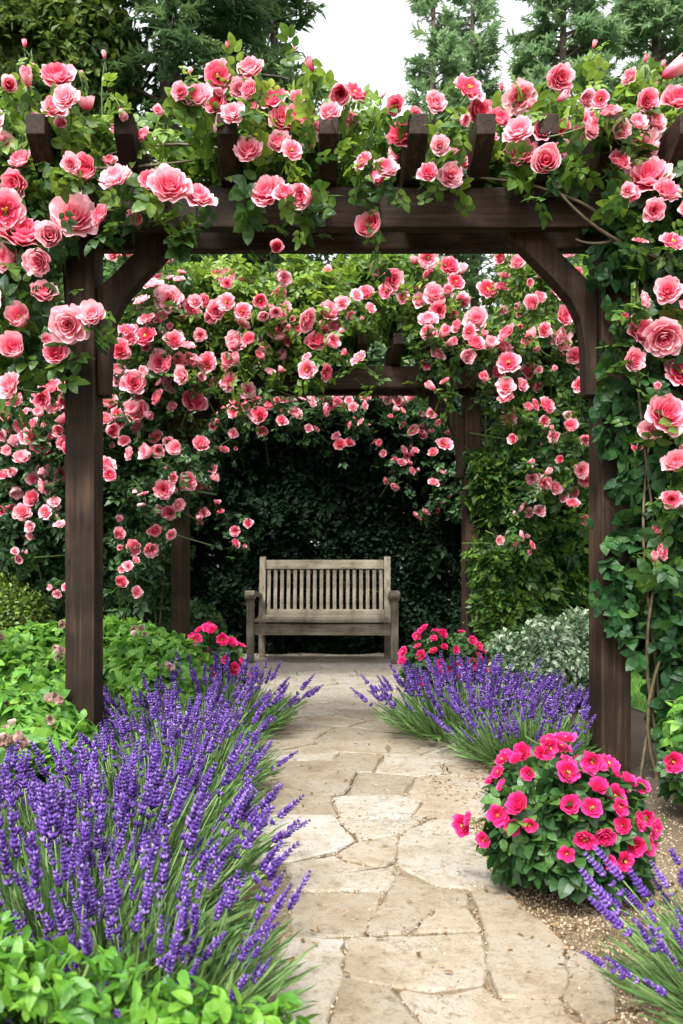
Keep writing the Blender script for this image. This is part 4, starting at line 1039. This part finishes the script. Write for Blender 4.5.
broadleaf('low dark leafy tree behind the hedge at left, under the conifers', (-2.6, 11.2, 0), rblobs((-2.6, 11.2, 3.2), (1.8, 1.0, 1.6), 12, 602), 13000, 602, 'conifer_dark', .15)
broadleaf('low dark leafy tree behind the middle of the hedge', (.2, 11.6, 0), rblobs((.3, 11.6, 3.3), (1.9, 1.0, 2.0), 15, 603), 13000, 603, 'conifer_dark', .15)
broadleaf('low mid green leafy tree behind the right end of the hedge', (3.0, 11.4, 0), rblobs((3.0, 11.4, 3.0), (1.9, 1.0, 1.7), 12, 604), 14000, 604, 'rose_leaf_dark', .15)

# ------------------------------------------------------------------ grass, gravel, litter
r = np.random.default_rng(71)
n = 26000
P_ = np.stack([r.uniform(1.75, 4.8, n), r.uniform(3.3, 8.2, n), np.full(n, .004)], 1)
acc = Acc(); d = nrm(r.normal(size=(n, 3)) * .35 + np.array([0, 0, 1]))
acc.inst(leaf(.07, .01, -.1), frames(d, r.normal(size=(n, 3))), P_, r.uniform(.025, .055, n), r.uniform(size=n))
tag(link('grass', acc.mesh('grass', [GRASS])), kind='stuff')

OCT = (np.array([(1, .1, 0), (0, 1, .1), (-1, 0, .1), (.1, -1, 0), (0, 0, .7), (0, 0, -.7)], float), np.array([(0, 1, 4), (1, 2, 4), (2, 3, 4), (3, 0, 4), (1, 0, 5), (2, 1, 5), (3, 2, 5), (0, 3, 5)]), np.full((6, 3), .5), np.zeros(8, int))
GRIT = leaf_mat('grit', [(0, (.13, .09, .055)), (.5, (.30, .23, .15)), (1, (.50, .42, .30))], 0, .9, .1)
n = 24000
x = np.concatenate([r.normal(.55, .25, 18000), r.uniform(-.65, .7, 6000)]); y = np.concatenate([r.uniform(1.35, 3.3, 18000), r.uniform(1.3, 6.0, 6000)])
edge = .30 + .06 * np.sin(y * 5)
keep = (x > edge) | (r.uniform(size=n) < .12)
P_ = np.stack([x, y, np.where(x > edge, .002, .009)], 1)[keep]; n = len(P_)
acc = Acc(); acc.inst(OCT, frames(r.normal(size=(n, 3)), r.normal(size=(n, 3))), P_, r.uniform(.0012, .0042, n), r.uniform(size=n))
E = np.concatenate([e for e in EDGES if e[:, 1].mean() < 6]); n = 9000
P_ = np.concatenate([E[r.integers(len(E), size=n)] + r.normal(size=(n, 2)) * .008, np.full((n, 1), .004)], 1); P_ = P_[pnoise(P_ * np.array([1, 1, 0]), 4, 45) > -.2]; n = len(P_)
acc.inst(OCT, frames(r.normal(size=(n, 3)), r.normal(size=(n, 3))), P_, r.uniform(.0012, .0045, n), r.uniform(size=n) * .8)
tag(link('gravel', acc.mesh('gravel', [GRIT])), kind='stuff')

LIT = leaf_mat('litter', [(0, (.06, .035, .018)), (.5, (.14, .085, .04)), (.85, (.28, .18, .09)), (1, (.5, .22, .22))], .1, .8, .1)
n = 1500
y = r.uniform(1.5, 8, n); x = np.where(r.uniform(size=n) < .6, r.choice([-.42, .5], size=n) + r.normal(size=n) * .14, r.uniform(-.6, .6, n))
P_ = np.stack([x, y, np.full(n, .014)], 1)
d = nrm(r.normal(size=(n, 3)) * np.array([1, 1, .12]))
acc = Acc(); acc.inst(leaf(.2, .1, .1), frames(d, r.normal(size=(n, 3)) * .3 + np.array([0, 0, 1])), P_, r.uniform(.006, .022, n), r.uniform(size=n))
E = np.concatenate([e for e in EDGES if e[:, 1].mean() < 8]); n = 5200
P_ = np.concatenate([E[r.integers(len(E), size=n)] + r.normal(size=(n, 2)) * .006, np.full((n, 1), .005)], 1)
kp = pnoise(P_ * np.array([1, 1, 0]), 5, 44) > -.05; P_ = P_[kp]; n = len(P_)
acc.inst(leaf(.3, .1, .1), frames(nrm(r.normal(size=(n, 3)) * np.array([1, 1, .3])), r.normal(size=(n, 3)) * .4 + np.array([0, 0, 1])), P_, r.uniform(.004, .013, n), r.uniform(0, .55, size=n))
n = 2600
P_ = np.stack([.30 + np.abs(r.normal(size=n)) * .3, r.uniform(1.35, 3.4, n), np.full(n, .004)], 1)
acc.inst(leaf(.25, .12, .1), frames(nrm(r.normal(size=(n, 3)) * np.array([1, 1, .25])), r.normal(size=(n, 3)) * .4 + np.array([0, 0, 1])), P_, r.uniform(.005, .017, n), r.uniform(0, .8, size=n))
tag(link('leaf_litter', acc.mesh('leaf_litter', [LIT])), kind='stuff')

# ------------------------------------------------------------------ light, camera
SUN_EL, SUN_AZ = 54, 205     # degrees; azimuth measured clockwise from +Y
w = bpy.data.worlds.new('World'); scene.world = w; w.use_nodes = True
nt = w.node_tree; nt.nodes.clear()
out = nt.nodes.new('ShaderNodeOutputWorld'); bg = nt.nodes.new('ShaderNodeBackground'); sky = nt.nodes.new('ShaderNodeTexSky')
sky.sky_type = 'NISHITA'; sky.sun_disc = False; sky.sun_elevation = rad(SUN_EL); sky.sun_rotation = rad(SUN_AZ); sky.dust_density = 4; sky.air_density = 1.2
hs = nt.nodes.new('ShaderNodeHueSaturation'); hs.inputs['Saturation'].default_value = .10
nt.links.new(sky.outputs[0], hs.inputs['Color']); nt.links.new(hs.outputs[0], bg.inputs['Color']); nt.links.new(bg.outputs[0], out.inputs[0])
bg.inputs['Strength'].default_value = .15
sl = bpy.data.lights.new('sun', 'SUN'); sl.energy = 1.5; sl.angle = rad(10); sl.color = (1, .96, .9)
so = bpy.data.objects.new('sun', sl); COL.objects.link(so)
az, el = rad(SUN_AZ), rad(SUN_EL)
dirv = Vector((math.sin(az) * math.cos(el), math.cos(az) * math.cos(el), math.sin(el)))
so.rotation_euler = dirv.to_track_quat('Z', 'Y').to_euler(); so.location = (0, 0, 30)

cam = bpy.data.cameras.new('camera'); co = bpy.data.objects.new('camera', cam); COL.objects.link(co)
cam.sensor_fit = 'VERTICAL'; cam.sensor_height = 36; cam.sensor_width = 24
cam.lens = 36 * F / 1024
cam.shift_x = (341.5 - VX) / 1024; cam.shift_y = (VY - 512) / 1024
co.location = (CX, 0, CZ); co.rotation_euler = (rad(90), 0, 0)
cam.clip_start = .05; cam.clip_end = 1000
cam.dof.use_dof = True; cam.dof.focus_distance = 3.0; cam.dof.aperture_fstop = 6.3
scene.camera = co

scene.render.engine = 'CYCLES'
c = scene.cycles
c.max_bounces = 7; c.diffuse_bounces = 3; c.glossy_bounces = 2; c.transmission_bounces = 4; c.transparent_max_bounces = 4
c.use_denoising = True
c.sample_clamp_indirect = 8
vs = scene.view_settings; vs.view_transform = 'Standard'; vs.look = 'None'; vs.gamma = 1; vs.use_curve_mapping = False; vs.exposure = 1.85
